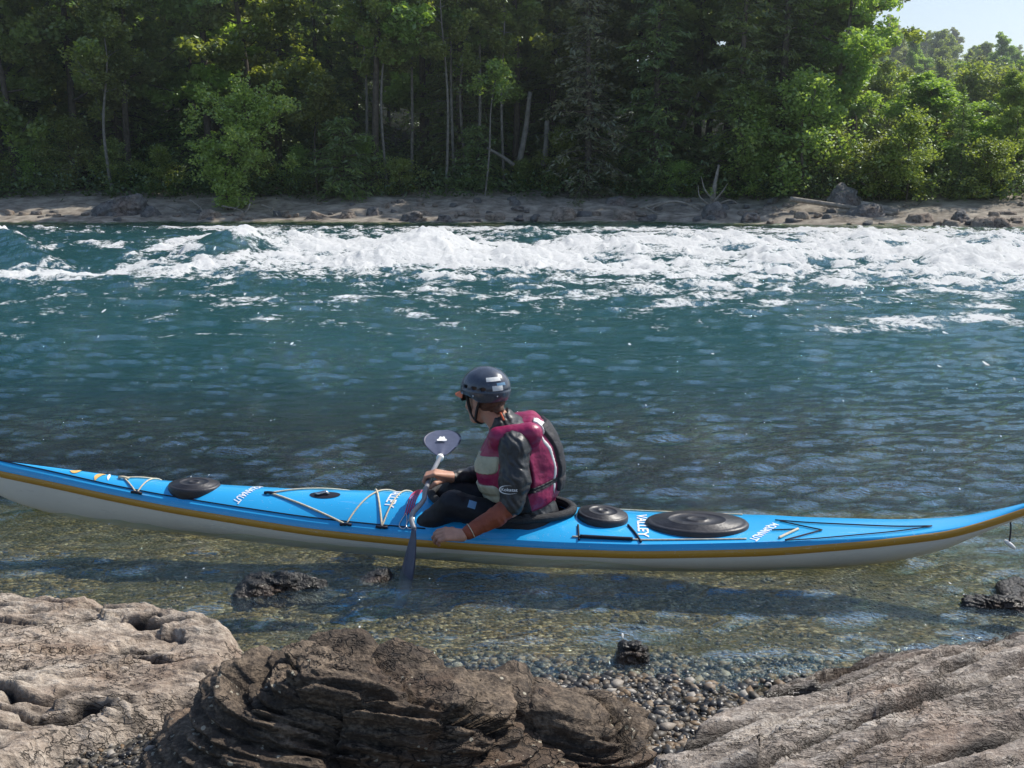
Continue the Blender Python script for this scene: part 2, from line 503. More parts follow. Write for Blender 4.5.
def mat_water():
    t = NT('water_surface')
    p = t.pos()
    foam = t.attr('foam'); depth = t.attr('depth')
    # fine ripples under the modelled waves
    pm = t.mapping(p, (0.62, 1.7, 1.0))
    n1 = t.noise(11, 3, 0.55, pm, 0.3); n2 = t.noise(38, 3, 0.6, pm, 0.2); n3 = t.noise(110, 2, 0.6, pm)
    h = t.math('ADD', t.math('MULTIPLY', n1, 1.0), t.math('ADD', t.math('MULTIPLY', n2, 0.50), t.math('MULTIPLY', n3, 0.24)))
    nrm = t.bump(h, 1.0, 0.055)
    fr = t.n('ShaderNodeFresnel'); fr.inputs['IOR'].default_value = 1.85; t.l(nrm, fr.inputs['Normal'])
    gl = t.n('ShaderNodeBsdfGlossy'); gl.inputs['Roughness'].default_value = 0.045; t.l(nrm, gl.inputs['Normal'])
    gl.inputs['Color'].default_value = (0.66, 0.87, 1.0, 1)
    body = t.n('ShaderNodeBsdfDiffuse'); upv = t.n('ShaderNodeCombineXYZ', i_Z=1.0); t.l(upv.outputs[0], body.inputs['Normal']); t.l(t.ramp(depth, [(0.3, (0.014, 0.026, 0.014)), (0.65, (0.008, 0.034, 0.034)), (1.0, (0.010, 0.050, 0.049))]), body.inputs['Color'])
    tra = t.n('ShaderNodeBsdfTransparent')
    t.l(t.ramp(depth, [(0.0, (0.90, 0.93, 0.86)), (0.5, (0.55, 0.62, 0.36)), (1.0, (0.16, 0.28, 0.16))]), tra.inputs['Color'])
    df = t.ramp(depth, [(0.0, (0.0,) * 3), (0.25, (0.06,) * 3), (0.45, (0.34,) * 3), (0.8, (0.95,) * 3), (1.0, (1.0,) * 3)])
    m1 = t.n('ShaderNodeMixShader'); t.l(df, m1.inputs[0]); t.l(tra.outputs[0], m1.inputs[1]); t.l(body.outputs[0], m1.inputs[2])
    m2 = t.n('ShaderNodeMixShader'); t.l(t.math('MULTIPLY', fr.outputs[0], t.math('SUBTRACT', 1.0, t.n('ShaderNodeNewGeometry').outputs['Backfacing'])), m2.inputs[0]); t.l(m1.outputs[0], m2.inputs[1]); t.l(gl.outputs[0], m2.inputs[2])
    # foam: broken up by stretched noise
    q = t.mapping(p, (0.62, 0.75, 1.0))
    fa = t.noise(1.9, 9, 0.74, q, 1.4); fb = t.noise(9, 4, 0.7, p)
    fn = t.math('MULTIPLY_ADD', t.math('ADD', t.math('MULTIPLY', fa, 0.62), t.math('MULTIPLY', fb, 0.38)), 3.0, -1.0)
    ff = t.math('MULTIPLY', t.math('SUBTRACT', t.math('ADD', foam, fn), 1.0), 4.0, clamp=True)
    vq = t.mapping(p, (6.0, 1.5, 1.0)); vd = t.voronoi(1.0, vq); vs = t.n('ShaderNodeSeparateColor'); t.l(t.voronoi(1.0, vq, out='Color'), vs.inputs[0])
    foam_glint = t.math('MULTIPLY', t.math('LESS_THAN', vd, t.math('MULTIPLY', vs.outputs[1], 0.15)), t.math('GREATER_THAN', t.math('ADD', vs.outputs[0], t.math('MULTIPLY', foam, 1.2)), 0.985))  # white flecks: foam bubbles and painted sun glints on the wave faces
    foam_glint = t.math('MULTIPLY', foam_glint, t.math('GREATER_THAN', depth, 0.80))
    ff = t.math('MAXIMUM', ff, t.math('MULTIPLY', foam_glint, 0.85))
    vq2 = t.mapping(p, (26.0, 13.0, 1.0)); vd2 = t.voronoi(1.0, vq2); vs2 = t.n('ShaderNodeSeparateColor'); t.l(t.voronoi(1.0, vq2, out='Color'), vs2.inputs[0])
    foam_glint2 = t.math('MULTIPLY', t.math('LESS_THAN', vd2, t.math('MULTIPLY', vs2.outputs[1], 0.14)), t.math('GREATER_THAN', t.math('MULTIPLY_ADD', t.noise(0.9, 3, 0.6, p), 0.35, vs2.outputs[0]), 1.10))  # finer flecks in the shallows, tiny bubbles plus painted sun sparkle
    foam_glint2 = t.math('MULTIPLY', foam_glint2, t.math('LESS_THAN', depth, 0.75))
    ff = t.math('MAXIMUM', ff, t.math('MULTIPLY', foam_glint2, 0.9))
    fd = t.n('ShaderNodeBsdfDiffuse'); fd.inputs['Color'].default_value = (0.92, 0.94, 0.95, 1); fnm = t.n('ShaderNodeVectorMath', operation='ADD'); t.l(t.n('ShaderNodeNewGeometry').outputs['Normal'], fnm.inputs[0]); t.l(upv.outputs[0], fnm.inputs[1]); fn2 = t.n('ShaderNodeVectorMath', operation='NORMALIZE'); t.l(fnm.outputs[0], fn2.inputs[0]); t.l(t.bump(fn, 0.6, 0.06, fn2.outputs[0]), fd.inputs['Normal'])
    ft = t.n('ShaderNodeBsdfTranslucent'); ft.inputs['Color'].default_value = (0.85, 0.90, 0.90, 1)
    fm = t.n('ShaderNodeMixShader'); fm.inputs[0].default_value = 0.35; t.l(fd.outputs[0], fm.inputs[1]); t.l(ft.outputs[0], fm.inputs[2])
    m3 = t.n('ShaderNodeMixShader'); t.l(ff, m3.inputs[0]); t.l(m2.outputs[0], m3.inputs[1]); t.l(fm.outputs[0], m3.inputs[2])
    return t.done(m3.outputs[0])
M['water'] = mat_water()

# ------------------------------------------------------------------ world, sun, camera
w = bpy.data.worlds.new('World'); scene.world = w; w.use_nodes = True
nt = w.node_tree
sky = nt.nodes.new('ShaderNodeTexSky'); sky.sky_type = 'NISHITA'; sky.sun_disc = False
sky.sun_elevation = SUN_EL; sky.sun_rotation = SUN_AZ
sky.air_density = 1.0; sky.dust_density = 1.1; sky.ozone_density = 1.6
bg = nt.nodes['Background']; bg.inputs['Strength'].default_value = 0.15
nt.links.new(sky.outputs[0], bg.inputs['Color'])
ld = bpy.data.lights.new('sun', 'SUN'); ld.energy = 5.0; ld.angle = R(0.53); ld.color = (1.0, 0.95, 0.86)
sun = bpy.data.objects.new('sun', ld); col.objects.link(sun)
sd = Vector((math.sin(SUN_AZ) * math.cos(SUN_EL), math.cos(SUN_AZ) * math.cos(SUN_EL), math.sin(SUN_EL)))
sun.rotation_euler = sd.to_track_quat('Z', 'Y').to_euler()
sun.location = (20, 20, 40)
cd = bpy.data.cameras.new('camera'); cam = bpy.data.objects.new('camera', cd); col.objects.link(cam)
cd.sensor_width = 36; cd.lens = FOC / 1024 * 36; cd.clip_start = 0.05; cd.clip_end = 3000
cam.location = (0, 0, CAMH); cam.rotation_euler = (PI / 2 - PITCH, 0, 0)
scene.camera = cam
scene.view_settings.view_transform = 'Standard'; scene.view_settings.look = 'None'
scene.view_settings.exposure = 0; scene.view_settings.gamma = 1
scene.cycles.use_denoising = True
scene.cycles.max_bounces = 8; scene.cycles.transparent_max_bounces = 12
scene.cycles.sample_clamp_indirect = 6
scene.cycles.caustics_reflective = False; scene.cycles.caustics_refractive = False

# ================================================================== THE SETTING
def far_shore(x):
    return 43.2 - 4.6 * sstep(4, 20, x) - 0.06 * np.clip(x - 20, 0, 40) + 0.35 * np.sin(x * 0.45) + 0.2 * np.sin(x * 1.3 + 1)

def terrain_z(x, y):
    x = np.asarray(x, dtype=float); y = np.asarray(y, dtype=float)
    # near side: pebble beach rising towards the camera, bed falling away from it
    sh = 3.67 - 0.03 * x
    d = y - sh
    near = np.where(d < 0, -d * 0.10, -0.20 * np.minimum(d, .8) - 0.075 * np.clip(d - .8, 0, 2.2) - 0.30 * np.clip(d - 3.0, 0, 20))
    near = np.maximum(near, -3.0)
    fs = far_shore(x)
    e = y - fs
    hillh = 10.0 + 8 * sstep(10, -40, x) - 6.0 * sstep(33, 60, x)
    far = np.where(e < 0, e * 0.25, 0.17 * np.minimum(e, 5.5) + 0.22 * np.clip(e - 5.5, 0, 5) + hillh * sstep(8, 90, e))
    far = np.maximum(far, -3.0)
    return np.maximum(near, far)

def axis(parts):
    out = []
    for a, b, st in parts:
        out.append(np.arange(a, b, st))
    return np.concatenate(out)
xs = axis([(-900, -120, 60), (-120, -40, 5), (-40, -6, 0.6), (-6, 6, 0.06), (6, 45, 0.6), (45, 120, 5), (120, 960, 60)])
ys = axis([(-40, 0, 4), (0, 2, 0.4), (2, 9, 0.06), (9, 36, 0.9), (36, 56, 0.3), (56, 140, 3), (140, 1500, 80)])
X, Y = np.meshgrid(xs, ys)
Z = terrain_z(X, Y)
P3 = np.stack([X.ravel(), Y.ravel(), np.zeros(X.size)], 1)
nearm = ((Y > 0) & (Y < 9)).ravel()
dz = np.where(nearm, 0.022 * fbm(P3 * 2.2, 4), 0.10 * fbm(P3 * 0.7, 4))
Z = Z + dz.reshape(Z.shape)
g = link('ground', mesh_data('ground', np.stack([X, Y, Z], -1), grid_faces(len(ys), len(xs)), (M['terrain'],), True))
tag(g, kind='structure')

# ---- water sheet: waves as geometry, foam and depth as vertex attributes
FO = FOC * CAMH
yy = [2.2]
while yy[-1] < 46.5:
    yy.append(yy[-1] + min(1.1 * yy[-1] ** 2 / FO, 0.10))
ys = np.array(yy)
uc = np.linspace(-0.62, 0.62, 800)
side = np.array([0.64, 0.67, 0.72, 0.8, 0.9, 1.1, 1.4, 2, 3, 5, 9, 18])
us = np.concatenate([-side[::-1], uc, side])
U, Y = np.meshgrid(us, ys)
X = U * Y
Z = np.zeros_like(X)
step = np.maximum(np.gradient(ys)[:, None] * np.ones_like(X), 0.0016 * Y)
PX, PY = to_px(X, Y, np.zeros_like(X))
rap = sstep(15.0, 19.0, Y) * sstep(41.5, 35.0, Y)            # the rapids, 17 to 38 m out
wr = np.random.default_rng(21)
amp_map = 0.85 + 0.5 * sstep(4.2, 8.5, Y) + 1.1 * sstep(8.5, 16, Y) + 0.3 * rap
patch = 1 + 0.5 * fbm(np.stack([X.ravel() * 0.22, Y.ravel() * 0.40, np.zeros(X.size)], 1), 3).reshape(X.shape)
amp_map = amp_map * np.clip(patch, 0.35, 1.8)
for k in range(64):
    lam = 0.13 * (2.2 / 0.13) ** (k / 63.0) * wr.uniform(0.9, 1.1)
    th = R(-82) + wr.normal(0, 0.46)                          # travel direction
    a = 0.0076 * lam ** 0.80 / (1 + (lam / 0.6) ** 2) * wr.uniform(0.6, 1.3)
    kx, ky = 2 * PI / lam * math.cos(th), 2 * PI / lam * math.sin(th)
    ph = kx * X + ky * Y + wr.uniform(0, 2 * PI) + 1.2 * np.sin(X * wr.uniform(.1, .5) + Y * wr.uniform(.1, .4) + wr.uniform(0, 6))
    fade = np.clip(lam / (2.6 * step) - 0.6, 0, 1)
    s = np.sin(ph)
    Z += a * fade * amp_map * (s + 0.22 * np.cos(2 * ph))

def gpx(cx, cy, rx, ry, rot=0.0):
    c, s = math.cos(R(rot)), math.sin(R(rot))
    dx, dy = PX - cx, PY - cy
    return np.exp(-(((dx * c + dy * s) / rx) ** 2 + ((-dx * s + dy * c) / ry) ** 2))
# standing waves of the rapids (authored on the water plane)
for cx, cy, rx, ry, rot, hgt in ((5, 256, 48, 7, 8, 0.50), (120, 258, 30, 5, 0, 0.14), (235, 256, 52, 7, -4, 0.48), (300, 250, 60, 5, 6, 0.22),
                                 (430, 255, 46, 8, 0, 0.50), (520, 262, 40, 5, 0, 0.18), (640, 256, 60, 6, 0, 0.34), (740, 254, 60, 5, 0, 0.26),
                                 (870, 252, 50, 5, 0, 0.32), (960, 260, 50, 6, 0, 0.26), (180, 244, 60, 4, 0, 0.12), (330, 236, 60, 3, 0, 0.14),
                                 (700, 240, 90, 3, 0, 0.18), (530, 238, 40, 2.5, 0, .2), (380, 264, 40, 4, 0, .22), (580, 246, 30, 3, 0, .22), (790, 262, 50, 4, 0, .2), (1000, 246, 40, 4, 0, .25), (215, 272, 28, 4, 0, -0.15), (90, 268, 50, 5, 0, -0.15)):
    Z += 1.25 * hgt * gpx(cx, cy, rx, ry, rot)
foam = np.zeros_like(X)
yc = np.interp(PX, [0, 90, 190, 260, 330, 440, 560, 700, 860, 1024], [278, 272, 264, 259, 257, 258, 258, 257, 256, 259])
th = np.interp(PX, [0, 90, 190, 260, 330, 440, 560, 700, 860, 1024], [6, 7, 9, 13, 15, 18, 17, 18, 20, 22])
foam += 0.77 * np.exp(-np.abs((PY - yc) / th) ** 2.6) * np.interp(PX, [0, 200, 300, 420, 800, 1024], [0.72, 0.80, 0.92, 1, 1, 1.04])
for cx, cy, rx, ry, rot, a in ((0, 246, 58, 9, 14, 1.35), (330, 247, 30, 4, 0, -.4), (600, 242, 60, 3, 0, -.5), (770, 245, 50, 3, 0, -.45), (880, 264, 60, 3, 0, -.45), (480, 249, 40, 3, 8, -.5), (160, 266, 40, 3, -8, -.4), (680, 262, 50, 3, 0, -.4), (960, 248, 40, 2.5, 0, -.4), (105, 247, 20, 5, 8, .5), (235, 243, 52, 7, -3, .8), (165, 250, 36, 4, -14, .6), (310, 241, 60, 7, 6, .5),
                               (435, 237, 50, 8, 0, .5), (640, 238, 70, 6, 0, .42), (880, 237, 90, 6, 0, .4),
                               (230, 228, 90, 2.5, 0, .55), (520, 229, 200, 2.5, 0, .40), (800, 230, 240, 3, 0, .50),
                               (930, 322, 80, 8, -6, .46), (870, 320, 50, 3, 0, .2), (700, 290, 360, 12, 0, .26),
                               (212, 257, 26, 5, 10, -1.1), (60, 260, 75, 7, 0, -.6), (130, 238, 60, 4, 0, -.3), (490, 272, 60, 4, 0, -.25), (700, 268, 80, 3, 0, -.2),
                               (620, 262, 40, 4, 0, -.15), (40, 227, 50, 2.5, 0, .4), (100, 233, 60, 2, 0, .3)):
    foam += a * gpx(cx, cy, rx, ry, rot)
foam *= np.clip(0.90 + 0.50 * fbm(np.stack([X.ravel() * 0.28, Y.ravel() * 0.42, np.full(X.size, 4.4)], 1), 4).reshape(X.shape), .45, 1.25)
foam += 0.20 * sstep(10, 14, Y) * sstep(40, 30, Y) + 0.10 * sstep(6.5, 9, Y) * sstep(44, 40, Y)
foam = np.clip(foam, 0, 1.1)
P3 = np.stack([X.ravel(), Y.ravel(), np.zeros(X.size)], 1)
turb = fbm(P3 * np.array([1.3, 1.0, 1]), 5, 2.1, 0.6).reshape(X.shape)
foam = np.clip(foam + 0.42 * turb * sstep(.1, .5, foam), 0, 1.1)
Z += turb * 0.065 * np.clip(foam, 0, 1) * rap + 0.03 * rap * turb
spike = np.clip(pnoise(P3 * np.array([4.5, 2.5, 1])), 0, 1).reshape(X.shape)
Z += 0.22 * spike ** 2 * np.clip(foam - 0.45, 0, 1) * rap
tz = terrain_z(X, Y)
dep = np.clip(-tz, 0, 4)
depth = np.clip(1 - np.exp(-(dep / 0.95) ** 1.2), 0, 1)
edge = np.clip(dep / 0.05, 0.25, 1)                          # ripples die out on the shingle
Z *= np.where(Y < 10, edge, 1)
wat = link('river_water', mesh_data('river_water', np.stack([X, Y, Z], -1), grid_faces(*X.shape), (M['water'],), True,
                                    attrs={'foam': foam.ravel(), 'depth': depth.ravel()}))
tag(wat, kind='structure')

# ================================================================== KAYAK
KANG = R(-9.2); KX, KY = 0.04, 5.25
KS = [-3.25, -3.0, -2.6, -2.2, -1.5, -0.8, 0, 0.6, 1.2, 1.8, 2.2, 2.4, 2.56]
KB = [0.004, 0.022, 0.06, 0.108, 0.182, 0.242, 0.272, 0.268, 0.22, 0.14, 0.075, 0.036, 0.004]
def k_b(s): return np.interp(s, KS, KB)
def _sm(xs_, vs_):
    """piecewise curve sampled finely and smoothed so the sheer is fair"""
    xx = np.linspace(-3.25, 2.56, 600); v = np.interp(xx, xs_, vs_)
    k = np.hanning(41); k /= k.sum()
    vp = np.concatenate([2 * v[0] - v[1:41][::-1], v, 2 * v[-1] - v[-41:-1][::-1]])
    v = np.convolve(vp, k, 'same')[40:-40]
    return lambda s: np.interp(s, xx, v)
k_b = _sm(KS, KB)
k_zs = _sm([-3.25, -3.0, -2.3, -1.9, -1.1, -0.5, 0.2, 0.64, 0.93, 1.3, 1.7, 2.12, 2.35, 2.56],
           [0.288, 0.252, 0.172, 0.132, 0.078, 0.062, 0.06, 0.07, 0.083, 0.104, 0.142, 0.195, 0.268, 0.345])
k_zc = _sm([-3.25, -3.0, -2.5, -2.2, -1.8, -1.2, -0.7, -0.4, 0.35, 0.62, 1.43, 1.9, 2.2, 2.36, 2.56],
           [0.335, 0.302, 0.260, 0.230, 0.214, 0.208, 0.222, 0.222, 0.152, 0.130, 0.146, 0.178, 0.224, 0.282, 0.362])
k_zk = _sm([-3.25, -3.12, -3.0, -2.8, -2.6, -2.2, -1.0, 0, 1.0, 1.6, 1.87, 2.1, 2.28, 2.41, 2.56],
           [0.24, 0.17, 0.09, 0.03, -0.01, -0.05, -0.10, -0.11, -0.09, -0.045, 0.0, 0.067, 0.17, 0.235, 0.30])
STR = 0.034                                                    # stripe height
def k_ze(s): return np.minimum(k_zs(s) + 0.034, k_zc(s) - 0.004)   # top of the deck side
def k_deck(s, v):                                              # deck height at v = t / half beam
    n = 2.0 + 1.6 * sstep(-0.2, 0.8, np.asarray(s, dtype=float))
    v = np.clip(np.abs(v), 0, 1)
    return k_ze(s) + (k_zc(s) - k_ze(s)) * (1 - v ** n)
def k_pt(s, t, lift=0.0):
    """local kayak point on the deck"""
    b = max(float(k_b(s)) - 0.004, 1e-3)
    return (s, t, float(k_deck(s, t / b)) + lift)
cK, sK = math.cos(KANG), math.sin(KANG)
def k_world(p): return np.array([KX + p[0] * cK - p[1] * sK, KY + p[0] * sK + p[1] * cK, p[2]])
def k_local(p): 
    dx, dy = p[0] - KX, p[1] - KY
    return np.array([dx * cK + dy * sK, -dx * sK + dy * cK, p[2]])
def deck_hit(px, py):
    """the (s, t) where a sight line meets the deck"""
    r = ray(px, py)
    T = np.linspace(4.3, 7.2, 2600)
    x, y, z = r[0] * T, r[1] * T, CAMH + r[2] * T
    dx, dy = x - KX, y - KY
    s = dx * cK + dy * sK; t = -dx * sK + dy * cK
    b = k_b(s)
    ok = (np.abs(t) <= b) & (z <= k_deck(s, t / np.maximum(b - .004, 1e-3))) & (s > -3.25) & (s < 2.56)
    if ok.any():
        i = int(np.argmax(ok)); return s[i], t[i]
    i = int(np.argmin(np.abs(z - k_zc(s)) + 10 * np.maximum(np.abs(t) - b, 0)))
    return s[i], float(np.clip(t[i], -b[i] + .006, b[i] - .006))

kayak = empty('sea_kayak', 'long bright blue sea kayak with white hull and gold seam stripe, floating in the shallows', 'kayak', (KX, KY, 0), KANG)
def paint(name, c, rough=0.22, var=0.05):
    t = NT(name); p = t.pos(True)
    f = t.noise(3, 6, 0.6, p)
    cc = t.ramp(f, [(0.3, tuple(x * (1 - var) for x in c)), (0.7, tuple(min(1, x * (1 + var)) for x in c))])
    # beads of water and fine scuffs
    v = t.voronoi(60, p); n = t.noise(6, 2, 0.5, p)
    drop = t.math('MULTIPLY', t.math('LESS_THAN', v, 0.16), t.math('GREATER_THAN', n, 0.55))
    cc = t.mixc(t.math('MULTIPLY', t.math('MULTIPLY', t.math('LESS_THAN', v, 0.09), t.math('GREATER_THAN', n, 0.52)), 0.55), cc, (0.75, 0.85, 0.95))
    sc_ = t.noise(70, 4, 0.7, t.mapping(p, (0.06, 1, 1)))
    cc = t.mixc(t.math('MULTIPLY', t.math('GREATER_THAN', sc_, 0.66), 0.22), cc, (0.7, 0.75, 0.78))
    rg = t.math('ADD', t.math('MULTIPLY', t.noise(40, 4, 0.6, t.mapping(p, (0.2, 1, 1))), 0.2), rough - 0.1)
    return t.done(t.bsdf(cc, rg, 0, 0.5, t.bump(drop, 0.6, 0.004), Coat_Weight=0.35, Coat_Roughness=0.08))
M['deck'] = paint('deck_blue', (0.030, 0.40, 0.80))
M['hull'] = paint('hull_white', (0.76, 0.72, 0.63), 0.3)
M['stripe'] = paint('seam_gold', (0.52, 0.27, 0.03), 0.45)
M['rubber'] = plain('rubber_black', (0.028, 0.028, 0.034), 0.42, 0.5, 0.3, 12, 0.25)
M['foampad'] = plain('coaming_foam', (0.035, 0.036, 0.040), 0.7, 0.4, 0.4, 60, 0.8)
M['blackcord'] = plain('cord_black', (0.015, 0.018, 0.03), 0.6, 0.3)
M['cream'] = plain('cord_cream', (0.62, 0.54, 0.40), 0.7, 0.3, 0.2, 60, 0.3)
M['white'] = plain('decal_white', (0.85, 0.85, 0.83), 0.5, 0.3, 0.05)
M['orange_decal'] = plain('decal_orange', (0.80, 0.50, 0.16), 0.5, 0.3, 0.1)
M['metal'] = plain('steel', (0.6, 0.6, 0.62), 0.25, 0.5, 0.1, 20, 0, 1.0)

S = np.concatenate([np.linspace(-3.25, -2.6, 26), np.linspace(-2.58, 2.1, 150), np.linspace(2.12, 2.56, 24)])
# hull shell below the stripe
na = 15
V = []
A = np.linspace(-PI / 2, PI / 2, 2 * na + 1)
for s in S:
    b, zb, zk = float(k_b(s)), float(k_zs(s)) - STR, float(k_zk(s))
    zk = min(zk, zb - 0.002)
    for a in A:
        u = math.copysign(abs(math.sin(a)) ** 0.95, a)
        V.append((s, b * u * (1 - 0.05 * math.cos(a)), zb - (zb - zk) * math.cos(a) ** 0.95 if abs(a) < PI / 2 - 1e-6 else zb))
part('hull', (V, grid_faces(len(S), len(A))), M['hull'], kayak)
# seam stripe, both sides, 3 mm proud
V, F = [], []
for sg in (-1, 1):
    base = len(V)
    for s in S:
        b, zs = float(k_b(s)) + 0.003, float(k_zs(s))
        for zz, o in ((zs - STR - .004, -0.004), (zs - STR, 0), (zs - STR * .5, 0.0025), (zs, 0), (zs + .002, -.005)):
            V.append((s, sg * (b + o), zz))
    gf = grid_faces(len(S), 5) + base
    F += (gf if sg < 0 else gf[:, ::-1]).tolist()
part('seam_stripe', (V, F), M['stripe'], kayak)
# deck with the cockpit opening left out
CS, CT, CA, CB = -0.095, 0.0, 0.36, 0.20                    # cockpit centre and half axes
def cock(s, t): return ((s - CS) / CA) ** 2 + (t / CB) ** 2
Sd = np.concatenate([np.linspace(-3.25, -2.6, 26), np.linspace(-2.58, -0.6, 90), np.linspace(-0.59, 0.5, 120), np.linspace(0.52, 2.1, 80), np.linspace(2.12, 2.56, 24)])
vv = np.concatenate([[-1.0], -np.sin(np.linspace(PI / 2, 0, 26)), np.sin(np.linspace(0, PI / 2, 26))[1:], [1.0]])
V = []
for s in Sd:
    b = float(k_b(s))
    for j, v in enumerate(vv):
        if j in (0, len(vv) - 1):
            V.append((s, v * b, float(k_zs(s))))
        else:
            t = v * max(b - 0.005, 1e-3)
            V.append((s, t, float(k_deck(s, v))))
V = np.array(V)
GF = grid_faces(len(Sd), len(vv))
cen = V[GF].mean(axis=1)
keep = cock(cen[:, 0], cen[:, 1]) > 0.92
part('deck', (V, GF[keep]), M['deck'], kayak)
# cockpit coaming: padded rim on an upstand
def rim(off, dz):
    out = []
    for k in range(73):
        a = 2 * PI * k / 72
        s = CS + (CA + off) * math.cos(a); t = (CB + off) * math.sin(a)
        out.append((s, t, float(k_deck(s, t / max(float(k_b(s)), .01))) * 0.55 + 0.45 * float(k_zc(s)) + dz))
    return np.array(out)
r0, r1 = rim(-0.004, -0.05), rim(0.0, 0.022)
V = np.concatenate([r0, r1]); n = len(r0)
F = [[i, i + 1, n + i + 1, n + i] for i in range(n - 1)]
cm = part('coaming', join((V, F), tube(rim(0.014, 0.022), 0.022, 10)), M['foampad'], kayak)
V = [(CS + CA * .98 * math.cos(a), CB * .98 * math.sin(a), 0.035) for a in np.linspace(0, 2 * PI, 48, endpoint=False)]
V2 = [(x, y, 0.2) for x, y, z in V]
part('cockpit_floor', (V + V2, [list(range(48))] + [[i, (i + 1) % 48, 48 + (i + 1) % 48, 48 + i] for i in range(48)]), M['blackcord'], kayak)

def hatch(s, rs, rt, h, label):
    z = float(k_zc(s)); zslope = (float(k_zc(s + .12)) - float(k_zc(s - .12))) / .24
    prof = [(0.93, -0.06), (1.0, -0.055), (1.02, -0.012), (1.03, h * .6), (1.0, h), (0.94, h + .004), (0.90, h + .003), (0.885, h + .007), (0.60, h + .009),
            (0.585, h + .013), (0.56, h + .013), (0.545, h + .009), (0.25, h + .011), (0.235, h + .016), (0.18, h + .016), (0.16, h + .012), (0.02, h + .012)]
    VV, FF = lathe(prof, 56, rs, rt)
    o = part('hatch_cover', (VV, FF), M['rubber'], kayak)
    o.location = (s, -0.012, z - (.012 if s < 0 else 0)); o.rotation_euler = (0, -math.atan(zslope), 0)
    tag(o, label)
    # moulded recess ring around the cover, laid on the deck
    V, n = [], 56
    for q in (1.03, 1.22):
        for k in range(n):
            a = 2 * PI * k / n
            ss, tt = s + rs * q * math.cos(a), rt * q * math.sin(a)
            b = float(k_b(ss))
            tt = max(-b * .93, min(b * .93, tt))
            V.append((ss, tt, float(k_deck(ss, tt / b)) + (0.006 if q > 1.1 else 0.004)))
s1, _ = deck_hit(190, 490); s2, _ = deck_hit(603, 516); s3, _ = deck_hit(697, 530)
hatch(s1, 0.138, 0.118, 0.020, 'round black front hatch cover')
hatch(s2, 0.128, 0.125, 0.030, 'round black day hatch cover behind the cockpit')
hatch(s3, 0.252, 0.170, 0.020, 'large oval black rear hatch cover')
# sunken fitting on the foredeck
s4, t4 = deck_hit(325, 495)
V = []
for rr, dz in ((1.0, 0.0025), (0.85, 0.004), (0.02, 0.003)):
    for k in range(30):
        a = 2 * PI * k / 30
        V.append(k_pt(s4 + 0.085 * rr * math.cos(a), t4 + 0.036 * rr * math.sin(a), dz))
F = [[i * 30 + k, i * 30 + (k + 1) % 30, (i + 1) * 30 + (k + 1) % 30, (i + 1) * 30 + k] for i in range(2) for k in range(30)]
rc = part('deck_recess', (V, F), M['blackcord'], kayak)
part('cleat', tube([k_pt(s4 - .05, t4, .004), k_pt(s4 - .03, t4 - .012, .014), k_pt(s4 + .005, t4 + .004, .016), k_pt(s4 + .02, t4, .004)], 0.009, 8), M['metal'], rc)

def deck_path(pxs, lift=0.006, n=30):
    st = [deck_hit(*q) for q in pxs]
    out = []
    for (a, b), (c, d) in zip(st[:-1], st[1:]):
        for k in range(n):
            f = k / n
            s, t = a + (c - a) * f, b + (d - b) * f
            bb = float(k_b(s)) - .006
            out.append(k_pt(s, max(-bb, min(bb, t)), lift))
    out.append(k_pt(*st[-1], lift))
    return out
def far_side(s, frac=0.86): return (s, float(k_b(s)) * frac)
def st_path(st, lift=0.006, n=30):
    out = []
    for (a, b), (c, d) in zip(st[:-1], st[1:]):
        for k in range(n):
            f = k / n; out.append(k_pt(a + (c - a) * f, b + (d - b) * f, lift))
    out.append(k_pt(*st[-1], lift)); return out
# elastic shock cords
A1, A2 = deck_hit(124, 479), deck_hit(137, 497); A3 = far_side(deck_hit(157, 478)[0])
part('deck_bungee', tube(st_path([A1, A2, A3, A1]), 0.0045, 6), M['cream'], kayak)
B1, B2 = deck_hit(270, 494), deck_hit(346, 526)
B3 = far_side(deck_hit(366, 489)[0]); B4 = deck_hit(382, 528); B5 = far_side(deck_hit(398, 489)[0]); B6 = far_side(deck_hit(412, 489)[0])
part('deck_bungee', tube(st_path([B1, B2]), 0.0055, 6), M['cream'], kayak)
part('deck_bungee', tube(st_path([B1, B3]), 0.0045, 6), M['cream'], kayak)
part('deck_bungee', tube(st_path([B3, B4]), 0.0055, 6), M['cream'], kayak)
part('deck_bungee', tube(st_path([B2, B5]), 0.0045, 6), M['cream'], kayak)
part('deck_bungee', tube(st_path([B4, B6]), 0.0045, 6), M['cream'], kayak)
for q in (A2, B2, B4, B1, A1):
    part('deck_fitting', tube([k_pt(q[0] - .03, q[1], .006), k_pt(q[0] - .01, q[1] - .006, .012), k_pt(q[0] + .01, q[1] - .006, .012), k_pt(q[0] + .03, q[1], .006)], 0.008, 6), M['blackcord'] if q[1] < -.05 else M['cream'], kayak)
C1, C2, C3 = deck_hit(734, 521), deck_hit(784, 541), deck_hit(822, 531)
for pth, mt, rr in (([deck_hit(780, 522), C3], 'blackcord', .0035), ([C3, deck_hit(785, 541)], 'blackcord', .0035), ([deck_hit(772, 531), deck_hit(798, 530)], 'blackcord', .0035),
                    ([deck_hit(779, 539), deck_hit(798, 530)], 'cream', .007), ([deck_hit(628, 526), deck_hit(641, 543)], 'blackcord', .006),
                    ([deck_hit(578, 526), deck_hit(579, 541)], 'blackcord', .005), ([deck_hit(775, 521), deck_hit(932, 527)], 'blackcord', .0035),
                    ([deck_hit(785, 543), deck_hit(932, 527)], 'blackcord', .003)):
    part('deck_bungee', tube(st_path(pth), rr, 6), M[mt], kayak)
